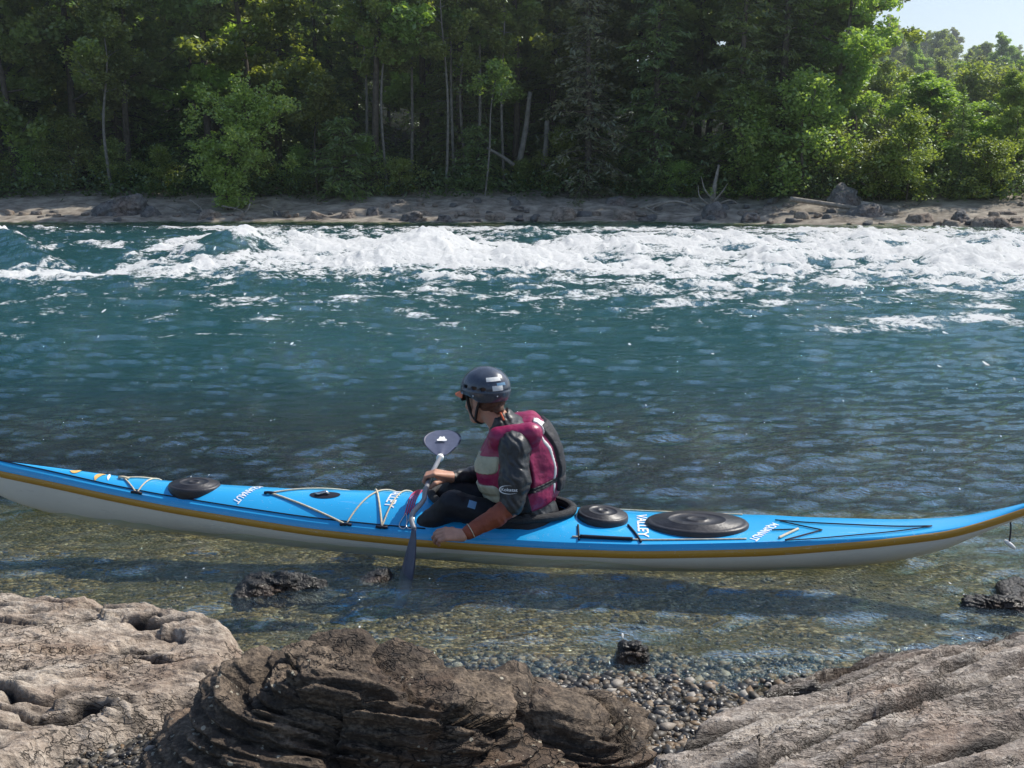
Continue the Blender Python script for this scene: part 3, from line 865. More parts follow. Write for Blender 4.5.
# perimeter deck lines along both edges
for sg in (-1, 1):
    st = [(s, sg * (float(k_b(s)) - 0.022)) for s in np.linspace(-3.0, -0.45, 60)]
    part('deck_line', tube([k_pt(s, t, .004) for s, t in st], 0.0032, 6), M['blackcord'], kayak)
    st = [(s, sg * (float(k_b(s)) - 0.035)) for s in np.linspace(0.3, 1.15, 40)]
    part('deck_line', tube([k_pt(s, t, .004) for s, t in st], 0.0042, 6), M['cream'], kayak)
# padded wrap on the near deck line and a spare paddle-park cord
st = [(s, -(float(k_b(s)) - 0.034)) for s in np.linspace(0.34, 0.6, 20)]
part('line_sleeve', tube([k_pt(s, t, .008) for s, t in st], 0.010, 8), M['blackcord'], kayak)
part('ball_toggle', (lambda q: (q[0] + np.array(k_pt(*deck_hit(439, 516), 0.012)), q[1]))(lathe([(0.0165 * math.sin(a), -0.0165 * math.cos(a)) for a in np.linspace(0.15, PI - .15, 12)], 16)), M['white'], kayak)
# carrying toggle hanging from the stern
ts = 2.40; tz_ = float(k_zs(ts)) - .03
pts = curve([(ts, -.012, tz_), (ts + .004, -.03, tz_ - .05), (ts + .002, -.035, tz_ - .12)], 12)
tg = part('carry_toggle', tube(curve([(ts - .02, -.035, tz_ - .112), (ts + .005, -.036, tz_ - .13), (ts + .03, -.036, tz_ - .15)], 8), [.007, .009, .011, .011, .011, .011, .010, .009, .006][:len(curve([(0, 0, 0), (1, 0, 0), (2, 0, 0)], 8))], 10), M['white'], kayak)
part('toggle_cord', tube(pts, 0.004, 6), M['blackcord'], tg)

# lettering laid on the deck
def text_mesh(body, size):
    cu = bpy.data.curves.new('txt', 'FONT'); cu.body = body; cu.size = size; cu.extrude = 0; cu.align_x = 'CENTER'; cu.align_y = 'CENTER'
    cu.offset = size * 0.018
    ob = bpy.data.objects.new('txt', cu); col.objects.link(ob)
    me = bpy.data.meshes.new_from_object(ob.evaluated_get(bpy.context.evaluated_depsgraph_get()))
    bm = bmesh.new(); bm.from_mesh(me)
    bmesh.ops.subdivide_edges(bm, edges=[e for e in bm.edges if e.calc_length() > size * .3], cuts=2)
    bmesh.ops.triangulate(bm, faces=bm.faces)
    V = np.array([v.co[:] for v in bm.verts]); F = [[v.index for v in f.verts] for f in bm.faces]
    bm.free(); bpy.data.objects.remove(ob); bpy.data.curves.remove(cu); bpy.data.meshes.remove(me)
    return V, F
def deck_text(body, pa, pb, size, squash=1.0):
    """text along the deck from sight line pa to pb"""
    (a, b), (c, d) = deck_hit(*pa), deck_hit(*pb)
    V, F = text_mesh(body, size)
    L = math.hypot(c - a, d - b); e1 = np.array([c - a, d - b]) / L; e2 = np.array([-e1[1], e1[0]])
    wdt = np.ptp(V[:, 0])
    out = []
    for x, y, _ in V:
        q = np.array([a + c, b + d]) / 2 + e1 * x * L / wdt + e2 * y
        out.append(k_pt(q[0], q[1], 0.0035))
    o = part('lettering', (out, F), M['white'], kayak, smooth=False)
    return o
deck_text('VALLEY', (399, 491), (388, 508), 0.075)
deck_text('AQUANAUT', (262, 487), (235, 503), 0.06)
deck_text('VALLEY', (641, 515), (643, 538), 0.075)
deck_text('AQUANAUT', (776, 524), (752, 541), 0.06)
# bow emblem: two orange swooshes and a small white leaf
def swoosh(pxs, wmax, mt, nm='emblem'):
    st = curve([(*deck_hit(*q), 0) for q in pxs], 18)[:, :2]
    V, F = [], []
    m = len(st)
    for i in range(m):
        d = st[min(i + 1, m - 1)] - st[max(i - 1, 0)]; d /= np.linalg.norm(d) + 1e-9
        nn = np.array([-d[1], d[0]]); wv = wmax * math.sin(PI * (i + .7) / (m + .4))
        for sg in (-1, 1):
            q = st[i] + sg * nn * wv
            V.append(k_pt(q[0], q[1], .0035))
    F = [[2 * i, 2 * i + 1, 2 * i + 3, 2 * i + 2] for i in range(m - 1)]
    part(nm, (V, F), M[mt], kayak, smooth=False)
swoosh([(70, 471), (76, 472), (82, 471)], .016, 'orange_decal')
swoosh([(95, 481), (97, 477), (101, 475), (106, 475)], .016, 'orange_decal')
swoosh([(108, 481), (109, 477), (110, 474)], .008, 'white')

# ================================================================== PADDLE (touring paddle with bent shaft)
throat, gripP, neck = at_y(414, 529, 4.83), at_y(429, 481, 5.24), at_y(441, 456, 5.66)
paddle = empty('kayak_paddle', 'two-bladed paddle with grey bent shaft and dark blue blades, lying across the foredeck', 'paddle', tuple(gripP))
M['shaft'] = plain('shaft_grey', (0.22, 0.225, 0.25), 0.35, 0.5, 0.2, 12, 0.1)
def mat_blade():
    t = NT('blade_smoky_blue'); p = t.pos(True)
    c = t.ramp(t.noise(30, 4, .6, p), [(.3, (0.06, 0.07, 0.115)), (.7, (0.09, 0.10, 0.155))])
    return t.done(t.bsdf(c, 0.38, 0, 0.4))
M['blade'] = mat_blade()
pl = [throat, at_y(411.5, 520, 4.88), at_y(413, 513, 4.94), at_y(420, 505, 5.02), at_y(424, 499, 5.08), at_y(425, 493, 5.13), at_y(429, 480, 5.25), at_y(434, 469, 5.42), neck]
part('shaft', tube(curve(pl, 48), 0.0125, 12), M['shaft'], paddle, world=gripP)
part('ferrule', tube([at_y(439.6, 458.5, 5.62), at_y(440.4, 456.8, 5.65)], 0.0195, 12), M['white'], paddle, world=gripP)
def blade(root, tip, wdir, L, W, name, thick=0.006, cup=0.02):
    root, tip, wdir = map(np.array, (root, tip, wdir))
    d = tip - root; d = d / np.linalg.norm(d)
    wdir = wdir - d * (wdir @ d); wdir /= np.linalg.norm(wdir)
    nrm = np.cross(d, wdir)
    nu, nv = 28, 15
    V = []
    for side in (1, -1):
        for i in range(nu):
            u = i / (nu - 1)
            prof = max(0.03, (math.sin(PI * min(1, u * .93 + .05) ** 1.2)) ** 0.60)
            hw = W / 2 * prof if u < .96 else W / 2 * prof
            for j in range(nv):
                v = -1 + 2 * j / (nv - 1)
                asym = 0.10 * W * u * (1 if v > 0 else -.4)
                th = thick * (1 - v * v) ** .5 * (1.6 - u) + 0.016 * math.exp(-(v * 4) ** 2) * (1 - u) ** 1.5
                V.append(root + d * (u * L + asym * abs(v) * .3) + wdir * (hw * v) + nrm * (cup * (u * u) - cup * .6 * v * v * prof + side * th / 2))
    g1 = grid_faces(nu, nv); g2 = grid_faces(nu, nv)[:, ::-1] + nu * nv
    F = np.concatenate([g1, g2]).tolist()
    N = nu * nv
    for i in range(nu - 1):
        for j in (0, nv - 1):
            q = [i * nv + j, (i + 1) * nv + j, N + (i + 1) * nv + j, N + i * nv + j]
            F.append(q if j else q[::-1])
    F.append([k for k in range(nv)][::-1] + [N + k for k in range(nv)])
    F.append([(nu - 1) * nv + k for k in range(nv)] + [N + (nu - 1) * nv + k for k in range(nv)][::-1])
    return (np.array(V), F), d, wdir, nrm
tipU = at_y(443, 427.5, 6.02)
bl, d_, w_, n_ = blade(neck, tipU, (1, 0.05, 0), np.linalg.norm(tipU - neck), 0.22, 'blade')
ub = part('blade', bl, M['blade'], paddle, world=gripP)
# pale leaf-like mark on the upper blade
V = []
cc_ = neck + d_ * 0.16
upn = n_ if n_[2] > 0 else -n_
for k in range(17):
    a = PI * k / 16
    rr = 1 + .14 * math.sin(a * 7)
    V.append(cc_ + w_ * 0.026 * math.cos(a) * rr + d_ * 0.055 * math.sin(a) * rr + upn * 0.016)
V.append(cc_ + upn * 0.016)
part('emblem', (V, [[i, i + 1, 17] for i in range(16)]), M['white'], ub, world=gripP, smooth=False)
tipL = at_z(403, 571, -0.02) + np.array([0, -0.10, -0.10])
bl, d_, w_, n_ = blade(throat, tipL, (0.34, -0.8, 0.1), 0.43, 0.19, 'blade')
lb = part('blade', bl, M['blade'], paddle, world=gripP)
tag(lb, 'lower dark blue blade dipped into the water')

# ================================================================== THE KAYAKER
M['skin'] = plain('skin', (0.50, 0.27, 0.19), 0.5, 0.4, 0.12, 25, 0.12, bscale=160, Subsurface_Weight=0.08, Subsurface_Radius=(0.012, 0.004, 0.002))
M['jacket'] = plain('jacket_black', (0.034, 0.036, 0.040), 0.40, 0.5, 0.35, 20, 0.35, bscale=45)
M['trousers'] = plain('trousers_black', (0.012, 0.013, 0.018), 0.6, 0.4, 0.3, 20, 0.3, bscale=50)
M['neoprene'] = plain('sleeve_rust', (0.26, 0.068, 0.036), 0.5, 0.35, 0.22, 16, 0.3, bscale=90)
M['vest'] = plain('vest_magenta', (0.30, 0.022, 0.090), 0.32, 0.5, 0.16, 12, 0.3, bscale=40)
M['vest_black'] = plain('vest_black', (0.022, 0.022, 0.028), 0.6, 0.4, 0.4, 25, 0.5, bscale=80)
M['pale_patch'] = plain('pocket_pale', (0.50, 0.49, 0.36), 0.6, 0.3, 0.25, 14, 0.3)
M['white_patch'] = plain('patch_white', (0.82, 0.82, 0.80), 0.5, 0.3, 0.08, 14, 0.2)
M['helmet'] = plain('helmet_slate', (0.060, 0.075, 0.105), 0.26, 0.55, 0.25, 14, 0.05, Coat_Weight=0.3)
M['visor'] = plain('visor_orange', (0.75, 0.16, 0.06), 0.4, 0.5, 0.1)
M['hair'] = plain('hair_brown', (0.11, 0.05, 0.03), 0.6, 0.4, 0.4, 60, 0.8, bscale=140)
M['strap'] = plain('strap_black', (0.014, 0.014, 0.016), 0.6, 0.4)
M['lens'] = plain('sunglass_lens', (0.008, 0.008, 0.01), 0.12, 0.6)

Hip = np.array([0.10, 5.22, 0.12]); Chest = np.array([0.035, 5.22, 0.42]); Neck = np.array([-0.045, 5.225, 0.635])
LSh = np.array([0.012, 5.045, 0.565]); LEl = np.array([0.000, 4.965, 0.268]); LWr = np.array([-0.240, 4.885, 0.154])
RSh = np.array([-0.01, 5.40, 0.565]); REl = np.array([-0.10, 5.47, 0.31]); RWr = np.array([-0.315, 5.31, 0.322])
Hc = np.array([-0.143, 5.245, 0.772])
FA = R(38)
hF = np.array([-math.cos(FA), math.sin(FA), -0.10]); hF /= np.linalg.norm(hF)
hL = np.cross([0, 0, 1.0], hF); hL /= np.linalg.norm(hL); hU = np.cross(hF, hL)
HM = np.array([hF, hL, hU])
def hp(f, l, u): return Hc + hF * f + hL * l + hU * u
lean = R(-13)                                                # torso axes: front, left, up (leaning a little to the bow)
tU = np.array([math.sin(lean) * 1.0, 0, math.cos(lean)]); tF = np.array([-math.cos(lean), 0, math.sin(lean)]); tL = np.array([0, -1.0, 0])
yaw = R(-4); 
TM = np.array([tF, tL, tU])
def tp(f, l, u): return Chest + tF * f + tL * l + tU * u

def torso(fd, g=0.0, shoulders=True):
    fd.ell(Hip + [0.0, 0, 0.02], (0.135 + g, 0.165 + g, 0.13 + g), 0.05, TM)
    fd.ell(tp(0.0, 0, -0.16), (0.115 + g, 0.150 + g, 0.15 + g), 0.06, TM)
    fd.ell(tp(0.0, 0, 0.03), (0.122 + g, 0.168 + g, 0.20 + g), 0.06, TM)
    if shoulders:
        fd.cone(LSh, RSh, 0.062 + g, 0.062 + g, 0.06)
        fd.cone(Neck + [0.03, 0.07, -.05], Neck + [0.03, -0.07, -.05], 0.06 + g, 0.06 + g, 0.05)
    return fd

# hands -----------------------------------------------------------
sd_ = (neck - gripP) / np.linalg.norm(neck - gripP)          # shaft direction at the right hand
e2 = np.array([0, 0, 1.0]); e1 = np.cross(e2, sd_); e1 /= np.linalg.norm(e1); e2 = np.cross(sd_, e1)
if e1[0] < 0: e1 = -e1                                        # e1 towards the wrist (stern), e2 up
G = at_y(429.5, 479, 5.255)
def rh(a, b, c): return G + e1 * a + e2 * b + sd_ * c
def right_hand(fd):
    offs = (-0.030, -0.010, 0.010, 0.029)
    lens_ = (0.95, 1.05, 1.0, 0.85)
    for o, L in zip(offs, lens_):
        kn = rh(0.030, 0.034, o)
        fd.cone(RWr + [-0.0, (o) * .5, 0.006], kn, 0.019, 0.0125, 0.012)
        rr = 0.0262
        ang = [R(70), R(128), R(190), R(190 + 62 * L)]
        pts = [kn] + [rh(rr * math.cos(a), rr * math.sin(a), o * (1 - .06 * i)) for i, a in enumerate(ang[1:])]
        fd.chain(pts, (0.0118, 0.0100, 0.0094, 0.0080), 0.004)
    fd.cone(RWr, rh(0.045, 0.012, 0.0), 0.022, 0.016, 0.015)
    th = [RWr + [-0.025, -0.018, -0.004], rh(0.035, -0.010, -0.040), rh(0.012, -0.028, -0.046), rh(-0.010, -0.026, -0.044)]
    fd.chain(th, (0.015, 0.0130, 0.0105, 0.0088), 0.006)
# left hand: relaxed, fingers reaching down beside the blade throat
lw = LWr
lx = np.array([-0.985, -0.10, 0.06]); lx /= np.linalg.norm(lx)               # along the hand
ln = np.array([-0.06, -0.55, 0.83]); ln -= lx * (ln @ lx); ln /= np.linalg.norm(ln)     # back of the hand
ls = np.cross(ln, lx)                                         # across, + towards index (away from camera) or pinky
if ls[1] < 0: ls = -ls                                        # + = away from the camera = index side
def lh(a, s, n): return lw + lx * a + ls * s + ln * n
def left_hand(fd):
    for i, (o, L, drop) in enumerate(((0.030, 0.92, 0.35), (0.011, 1.02, 0.5), (-0.009, 0.97, 0.62), (-0.028, 0.80, 0.75))):
        kn = lh(0.092 - abs(i - 1.3) * 0.006, o, 0.006)
        fd.cone(lh(0.004, o * .55, 0), kn, 0.018, 0.0122, 0.012)
        a0 = R(-16 - 18 * drop); pts = [kn]; rads = [0.0118]
        for seg, ll in enumerate((0.044, 0.028, 0.022)):
            dirv = lx * math.cos(a0) + ln * math.sin(a0)
            pts.append(pts[-1] + dirv * ll * L); rads.append((0.0100, 0.0092, 0.0078)[seg]); a0 -= R(34 + 10 * drop)
        fd.chain(pts, rads, 0.004)
    fd.cone(lw, lh(0.06, 0, -0.006), 0.021, 0.017, 0.015)
    fd.chain([lh(0.018, 0.022, -0.008), lh(0.050, 0.046, -0.016), lh(0.082, 0.052, -0.026), lh(0.106, 0.045, -0.034)], (0.0155, 0.0128, 0.0105, 0.0085), 0.006)

LK = np.array([-0.300, 5.115, 0.236]); RK = np.array([-0.300, 5.345, 0.236])
def legs(fd, g=0.0):
    for sg, K in ((-1, LK), (1, RK)):
        hj = Hip + np.array([-0.02, sg * 0.085, -0.005])
        fd.cone(hj, K, 0.082 + g, 0.060 + g, 0.04)
        ft = np.array([K[0] - 0.33, 5.28 + sg * 0.055 + 0.01, -0.03])
        fd.cone(K, K * .5 + ft * .5 + [0, 0, -0.015], 0.058 + g, 0.048 + g, 0.03)
        fd.cone(K * .5 + ft * .5 + [0, 0, -0.015], ft, 0.048 + g, 0.036 + g, 0.03)
        if g == 0: fd.cone(ft, ft + [-0.10, 0, 0.03], 0.034, 0.026, 0.02)
    return fd

body = Field((-0.82, 4.80, -0.08), (0.30, 5.60, 0.96), 0.004)
torso(body); legs(body)
body.chain([LSh, LSh * .45 + LEl * .55 + [0.006, 0, 0], LEl], (0.056, 0.046, 0.040), 0.03)
body.chain([LEl, LEl * .68 + LWr * .32, LWr], (0.041, 0.040, 0.0245), 0.02)
body.chain([RSh, REl], (0.056, 0.042), 0.03)
body.chain([REl, REl * .68 + RWr * .32, RWr], (0.042, 0.040, 0.0245), 0.02)
right_hand(body); left_hand(body)
# neck and head
body.cone(Neck + [0.02, 0, -0.05], hp(-0.028, 0, -0.06), 0.066, 0.056, 0.03)
body.ell(hp(-0.012, 0, 0.035), (0.098, 0.076, 0.098), 0.02, HM)
body.ell(hp(0.036, 0, -0.045), (0.060, 0.060, 0.085), 0.03, HM)
body.ell(hp(0.044, 0, -0.105), (0.045, 0.043, 0.033), 0.025, HM)
body.cone(hp(0.066, 0, -0.122), hp(0.072, 0, -0.118), 0.018, 0.016, 0.015)      # chin
for sg in (-1, 1):
    body.cone(hp(0.018, sg * 0.056, -0.07), hp(0.055, sg * 0.03, -0.118), 0.016, 0.014, 0.02)   # jaw
    body.ell(hp(0.072, sg * 0.036, -0.045), (0.02, 0.022, 0.022), 0.02, HM)                     # cheek
    body.ell(hp(0.098, sg * 0.031, 0.004), (0.016, 0.017, 0.012), 0.010, HM, sub=True)          # eye socket
    body.ell(hp(0.080, sg * 0.031, 0.004), (0.012, 0.012, 0.012), 0.002, HM)                    # eyeball
    body.cone(hp(0.088, sg * 0.014, 0.022), hp(0.076, sg * 0.05, 0.022), 0.009, 0.008, 0.012)   # brow
    body.ell(hp(-0.006, sg * 0.073, -0.020), (0.021, 0.010, 0.032), 0.006, HM)                  # ear
    body.ell(hp(0.000, sg * 0.084, -0.016), (0.010, 0.006, 0.018), 0.004, HM, sub=True)
body.chain([hp(0.090, 0, 0.010), hp(0.104, 0, -0.022), hp(0.110, 0, -0.040)], (0.009, 0.010, 0.014), 0.010)
for sg in (-1, 1): body.ell(hp(0.100, sg * 0.012, -0.044), (0.011, 0.008, 0.008), 0.006, HM)
body.cone(hp(0.090, -0.020, -0.074), hp(0.090, 0.020, -0.074), 0.007, 0.007, 0.006)
body.cone(hp(0.088, -0.017, -0.087), hp(0.088, 0.017, -0.087), 0.008, 0.008, 0.006)
body.cone(hp(0.101, -0.022, -0.0805), hp(0.101, 0.022, -0.0805), 0.0022, 0.0022, 0.003, sub=True)
P0 = Hip.copy()
BV, BF = body.mesh()
person = link('person', mesh_data('person', BV - P0, BF, (M['skin'],), True))
person.location = P0
tag(person, 'kayaker in dark helmet and magenta life vest seated in the cockpit, looking across the river', 'person')
pt = person
def grow(fd, name, mat, **kw):
    V_, F_ = fd.mesh()
    return part(name, (V_, F_), mat, kw.pop('parent', pt), world=P0, **kw)

# trousers
fd = legs(Field((-0.80, 4.98, -0.08), (0.30, 5.48, 0.40), 0.006), 0.010)
fd.ell(Hip + [0.0, 0, 0.01], (0.148, 0.178, 0.13), 0.04, TM)
Pp = fd.points(); fd.F += (0.004 * fbm(Pp.reshape(-1, 3) * np.array([16, 10, 16]), 3)).reshape(fd.F.shape)
grow(fd, 'trousers', M['trousers'])
# jacket: trunk, collar, near upper arm and the whole far arm
fd = torso(Field((-0.36, 4.86, 0.05), (0.30, 5.58, 0.72), 0.005), 0.010)
fd.chain([LSh - [0, 0, .015], LSh * .45 + LEl * .55 + [0.008, 0, 0], LEl * .93 + LSh * .07], (0.074, 0.074, 0.064), 0.03)
fd.chain([RSh, REl], (0.070, 0.058), 0.03)
fd.chain([REl, REl * .68 + RWr * .32, RWr * .95 + REl * .05], (0.057, 0.050, 0.034), 0.02)
fd.cone(Neck + [0.03, 0, -0.03], Neck + [-0.005, 0.0, 0.012], 0.085, 0.074, 0.02)
fd.cone(Neck + [0.0, 0, 0.0], Neck + [-0.025, 0.005, 0.055], 0.063, 0.060, 0.0, sub=True)
Pp = fd.points().reshape(-1, 3)
wr_ = np.sin((Pp[:, 2] * 0.8 + Pp[:, 0] * 0.9) * 120 + 5 * pnoise(Pp * 14)) * 0.0022 + 0.0035 * fbm(Pp * np.array([22, 14, 9]), 3)
fd.F += wr_.reshape(fd.F.shape)
jk = grow(fd, 'jacket', M['jacket'])
# rust neoprene forearm sleeve on the near arm
fd = Field((-0.26, 4.80, 0.08), (0.12, 5.06, 0.36), 0.004)
fd.chain([LEl + [0.004, 0.004, 0.02], LEl * .68 + LWr * .32, LWr * .88 + LEl * .12], (0.052, 0.049, 0.035), 0.015)
Pp = fd.points().reshape(-1, 3)
dd = np.linalg.norm(Pp - LEl, axis=1)
fd.F += (0.0035 * np.sin(dd * 210 + 3 * pnoise(Pp * 20)) * np.exp(-dd * 14) + 0.003 * fbm(Pp * 25, 2)).reshape(fd.F.shape)
sl = grow(fd, 'sleeve', M['neoprene'])
ax_ = (LWr - LEl) / np.linalg.norm(LWr - LEl)
def ringpts(c, axis_, r, n=25):
    a = np.cross(axis_, [0, 0, 1.0]); a /= np.linalg.norm(a); b = np.cross(axis_, a)
    return [c + r * (math.cos(2 * PI * k / (n - 1)) * a + math.sin(2 * PI * k / (n - 1)) * b) for k in range(n)]
part('cuff_piping', tube(ringpts(LWr * .84 + LEl * .16, ax_, 0.0385), 0.0022, 6), M['cream'], sl, world=P0)

# life vest
def vest_field(h=0.005, g=0.0):
    fd = Field((-0.30, 4.90, 0.10), (0.36, 5.54, 0.72), h)
    fd.ell(tp(0.02, 0, 0.0), (0.165 + g, 0.195 + g, 0.245 + g), 0.04, TM)
    fd.ell(tp(0.0, 0, -0.13), (0.165 + g, 0.195 + g, 0.17 + g), 0.05, TM)
    fd.ell(tp(-0.10, -0.03, 0.0), (0.125 + g, 0.165 + g, 0.235 + g), 0.03, TM)              # thick back foam
    fd.ell(tp(0.10, 0, -0.02), (0.125 + g, 0.150 + g, 0.18 + g), 0.03, TM)                 # front foam
    fd.cone(tp(-0.10, 0.135, 0.175), tp(0.06, 0.125, 0.190), 0.060 + g, 0.056 + g, 0.04)      # shoulder straps
    fd.cone(tp(-0.10, -0.135, 0.175), tp(0.06, -0.125, 0.190), 0.060 + g, 0.056 + g, 0.04)
    return fd
fd = vest_field()
for sg in (1, -1):
    fd.ell(tp(-0.004, sg * 0.245, 0.020), (0.088, 0.115, 0.160), 0.012, TM, sub=True)       # armholes
fd.cone(Neck + [0.02, 0, -0.06], Neck + [-0.06, 0.01, 0.12], 0.088, 0.105, 0.012, sub=True)
fd.cone(tp(0.13, 0, 0.24), tp(0.22, 0, 0.12), 0.05, 0.05, 0.03, sub=True)
Pp = fd.points().reshape(-1, 3)
q = (Pp - Chest) @ TM.T
cut = -(q[:, 2] + 0.265)                                                                     # hem
gr = 0.007 * np.exp(-((q[:, 2] + 0.10) / 0.010) ** 2) + 0.006 * np.exp(-((q[:, 2] + 0.215) / 0.008) ** 2)
fd.F = np.maximum(fd.F + (gr + 0.003 * fbm(Pp * 16, 3)).reshape(fd.F.shape), cut.reshape(fd.F.shape))
base_vest = fd.F.copy()
vest = grow(fd, 'life_vest', M['vest'])
def patch(name, lo, hi, mat, g=0.005, rnd=0.02, parent=vest):
    """a panel lying on the vest surface inside a box of torso coordinates (front, left, up)"""
    f2 = Field((-0.30, 4.90, 0.10), (0.36, 5.54, 0.72), 0.005)
    lo, hi = np.array(lo), np.array(hi)
    c, hh = (lo + hi) / 2, (hi - lo) / 2
    d = np.abs(q - c) - (hh - rnd)
    bx_ = np.linalg.norm(np.maximum(d, 0), axis=1) + np.minimum(d.max(axis=1), 0) - rnd
    f2.F = np.maximum(base_vest - g, bx_.reshape(base_vest.shape).astype(np.float32))
    f2.F = np.maximum(f2.F, -(base_vest + 0.012))
    return grow(f2, name, mat, parent=parent)
patch('front_panel', (0.06, -0.05, 0.02), (0.30, 0.17, 0.105), M['pale_patch'], 0.007)
patch('front_panel', (0.06, -0.05, -0.135), (0.30, 0.158, -0.04), M['pale_patch'], 0.012)
patch('side_panel', (-0.02, 0.07, -0.23), (0.085, 0.24, 0.0), M['vest_black'], 0.006)
patch('back_panel', (-0.36, -0.24, -0.17), (-0.155, 0.075, 0.19), M['vest_black'], 0.016)
patch('shoulder_patch', (-0.21, 0.015, 0.155), (-0.125, 0.13, 0.30), M['white_patch'], 0.010, 0.015)
patch('belt', (-0.36, -0.30, -0.112), (0.36, 0.30, -0.088), M['vest_black'], 0.007, 0.006)
patch('buckle', (0.0, 0.10, -0.118), (0.05, 0.30, -0.082), M['rubber'], 0.013, 0.006)
patch('piping', (-0.30, 0.085, -0.20), (-0.145, 0.100, 0.20), M['white_patch'], 0.003, 0.004)
# blue square label on the near thigh, laid along the thigh
thA, thB = Hip + np.array([-0.02, -0.085, -0.005]), LK
d1 = (thB - thA) / np.linalg.norm(thB - thA); up1 = np.cross(d1, [0, 1.0, 0]); up1 = up1 if up1[2] > 0 else -up1
V = []
for a in (-0.020, 0.020):
    for b in np.linspace(R(-66), R(-36), 6):
        V.append(thA + d1 * (0.31 + a) + 0.0785 * (math.sin(b) * np.array([0, 1.0, 0]) + math.cos(b) * up1))
M['label_blue'] = plain('label_blue', (0.16, 0.32, 0.5), 0.5)
part('label_patch', (V, grid_faces(2, 6)), M['label_blue'], pt, world=P0)

# sleeve logo: oval swoosh and small wordmark on the near upper arm
ua = (LEl - LSh) / np.linalg.norm(LEl - LSh)
out_ = np.array([-0.30, -0.95, 0.0]); out_ -= ua * (out_ @ ua); out_ /= np.linalg.norm(out_)
sde = np.cross(ua, out_)
sde = sde if sde[0] > 0 else -sde
def arm_pt(a, x, lift=0.0):
    """a along the arm from the shoulder, x around it"""
    th_ = x / 0.064
    r_ = 0.0785 + lift
    return LSh + ua * a + r_ * (math.cos(th_) * out_ + math.sin(th_) * sde)
TVs, TF = text_mesh('Kokatat', 0.022)
lg = part('sleeve_logo', ([arm_pt(0.218 - y, x + 0.004) for x, y, _ in TVs], TF), M['white'], jk, world=P0, smooth=False)
sw = []
for k in range(26):
    a = PI * 0.35 + PI * 1.45 * k / 25
    for rr in (1.0, 1.0 - 0.20 * math.sin(PI * k / 25)):
        sw.append(arm_pt(0.218 - 0.021 * math.sin(a) * rr, 0.046 * math.cos(a) * rr))
part('logo_swoosh', (sw, [[2 * i, 2 * i + 1, 2 * i + 3, 2 * i + 2] for i in range(25)]), M['white'], lg, world=P0, smooth=False)

# hair, helmet, visor, straps, sunglasses
fd = Field(hp(0, 0, 0) - 0.2, hp(0, 0, 0) + 0.2, 0.005)
fd.ell(hp(-0.040, 0, -0.005), (0.080, 0.078, 0.082), 0.02, HM)
fd.ell(hp(-0.105, 0.015, -0.062), (0.026, 0.026, 0.024), 0.02, HM)
Pp = fd.points().reshape(-1, 3); ql = (Pp - Hc) @ HM.T
fd.F = np.maximum(fd.F, np.maximum(ql[:, 0] + 0.012, -ql[:, 2] - 0.085).reshape(fd.F.shape))
fd.F += (0.003 * np.sin(ql[:, 2] * 300 + ql[:, 1] * 200)).reshape(fd.F.shape)
grow(fd, 'hair', M['hair'])
fd = Field(hp(0, 0, 0) - 0.26, hp(0, 0, 0) + 0.26, 0.004)
fd.ell(hp(-0.014, 0, 0.040), (0.140, 0.114, 0.116), 0.0, HM)
Pp = fd.points().reshape(-1, 3); ql = (Pp - Hc) @ HM.T
brim = -(ql[:, 2] - (0.020 + 0.22 * np.clip(ql[:, 0], -0.20, 0.2) * 0.25 - 0.035 * sstep(0.02, -0.06, ql[:, 0])))
shell = fd.F.copy()
inner = Field(hp(0, 0, 0) - 0.26, hp(0, 0, 0) + 0.26, 0.004).ell(hp(-0.014, 0, 0.036), (0.126, 0.100, 0.104), 0.0, HM).F
groove = 0.0035 * np.exp(-((ql[:, 2] - 0.050 - 0.1 * ql[:, 0]) / 0.0045) ** 2)
fd.F = np.maximum(np.maximum(shell + groove.reshape(shell.shape), brim.reshape(shell.shape)), -inner)
for f_, u_ in ((-0.030, 0.058), (-0.078, 0.050), (0.030, 0.066)):                              # vents either side
    for sg in (-1, 1):
        fd.ell(hp(f_, sg * 0.108, u_), (0.017, 0.03, 0.0085), 0.004, HM, sub=True)
helm = grow(fd, 'helmet', M['helmet'])
def on_helm(f, l_ang, u, lift=0.003):
    """point on the helmet shell: u height, angle around from the front, + = left"""
    c, r = np.array([-0.014, 0, 0.040]), np.array([0.140, 0.114, 0.116]) + lift
    k = math.sqrt(max(0, 1 - ((u - c[2]) / r[2]) ** 2))
    return hp(c[0] + r[0] * k * math.cos(l_ang), c[1] + r[1] * k * math.sin(l_ang), u)
def helm_patch(name, a0, a1, u0, u1, mat, lift=0.003):
    V = [on_helm(0, R(a0 + (a1 - a0) * i / 8), u0 + (u1 - u0) * j / 5, lift) for j in range(6) for i in range(9)]
    part(name, (V, grid_faces(6, 9)), mat, helm, world=P0)
helm_patch('sticker', 128, 166, 0.088, 0.108, M['white_patch'])
helm_patch('sticker', 140, 166, 0.040, 0.066, M['white_patch'])
helm_patch('sticker', 152, 176, 0.064, 0.078, M['label_blue'])
for an, uu in ((95, 0.020), (150, 0.012), (60, 0.030)):
    p_ = on_helm(0, R(an), uu, 0.002)
    part('rivet', tube([p_ - hL * .003, p_ + hL * .003], 0.005, 8), M['metal'], helm, world=P0)
V = []
for lay in (0, 1):
    for j in range(4):
        for i in range(17):
            an = R(-58 + 116 * i / 16); ext = j / 3
            k = 1 + 0.40 * ext * math.cos(an * 1.35)
            V.append(hp(-0.014 + 0.137 * math.cos(an) * k, 0.112 * math.sin(an) * (1 + .02 * ext), 0.038 - 0.022 * ext - 0.012 * math.sin(an) ** 2 - lay * 0.004))
g1 = grid_faces(4, 17); 
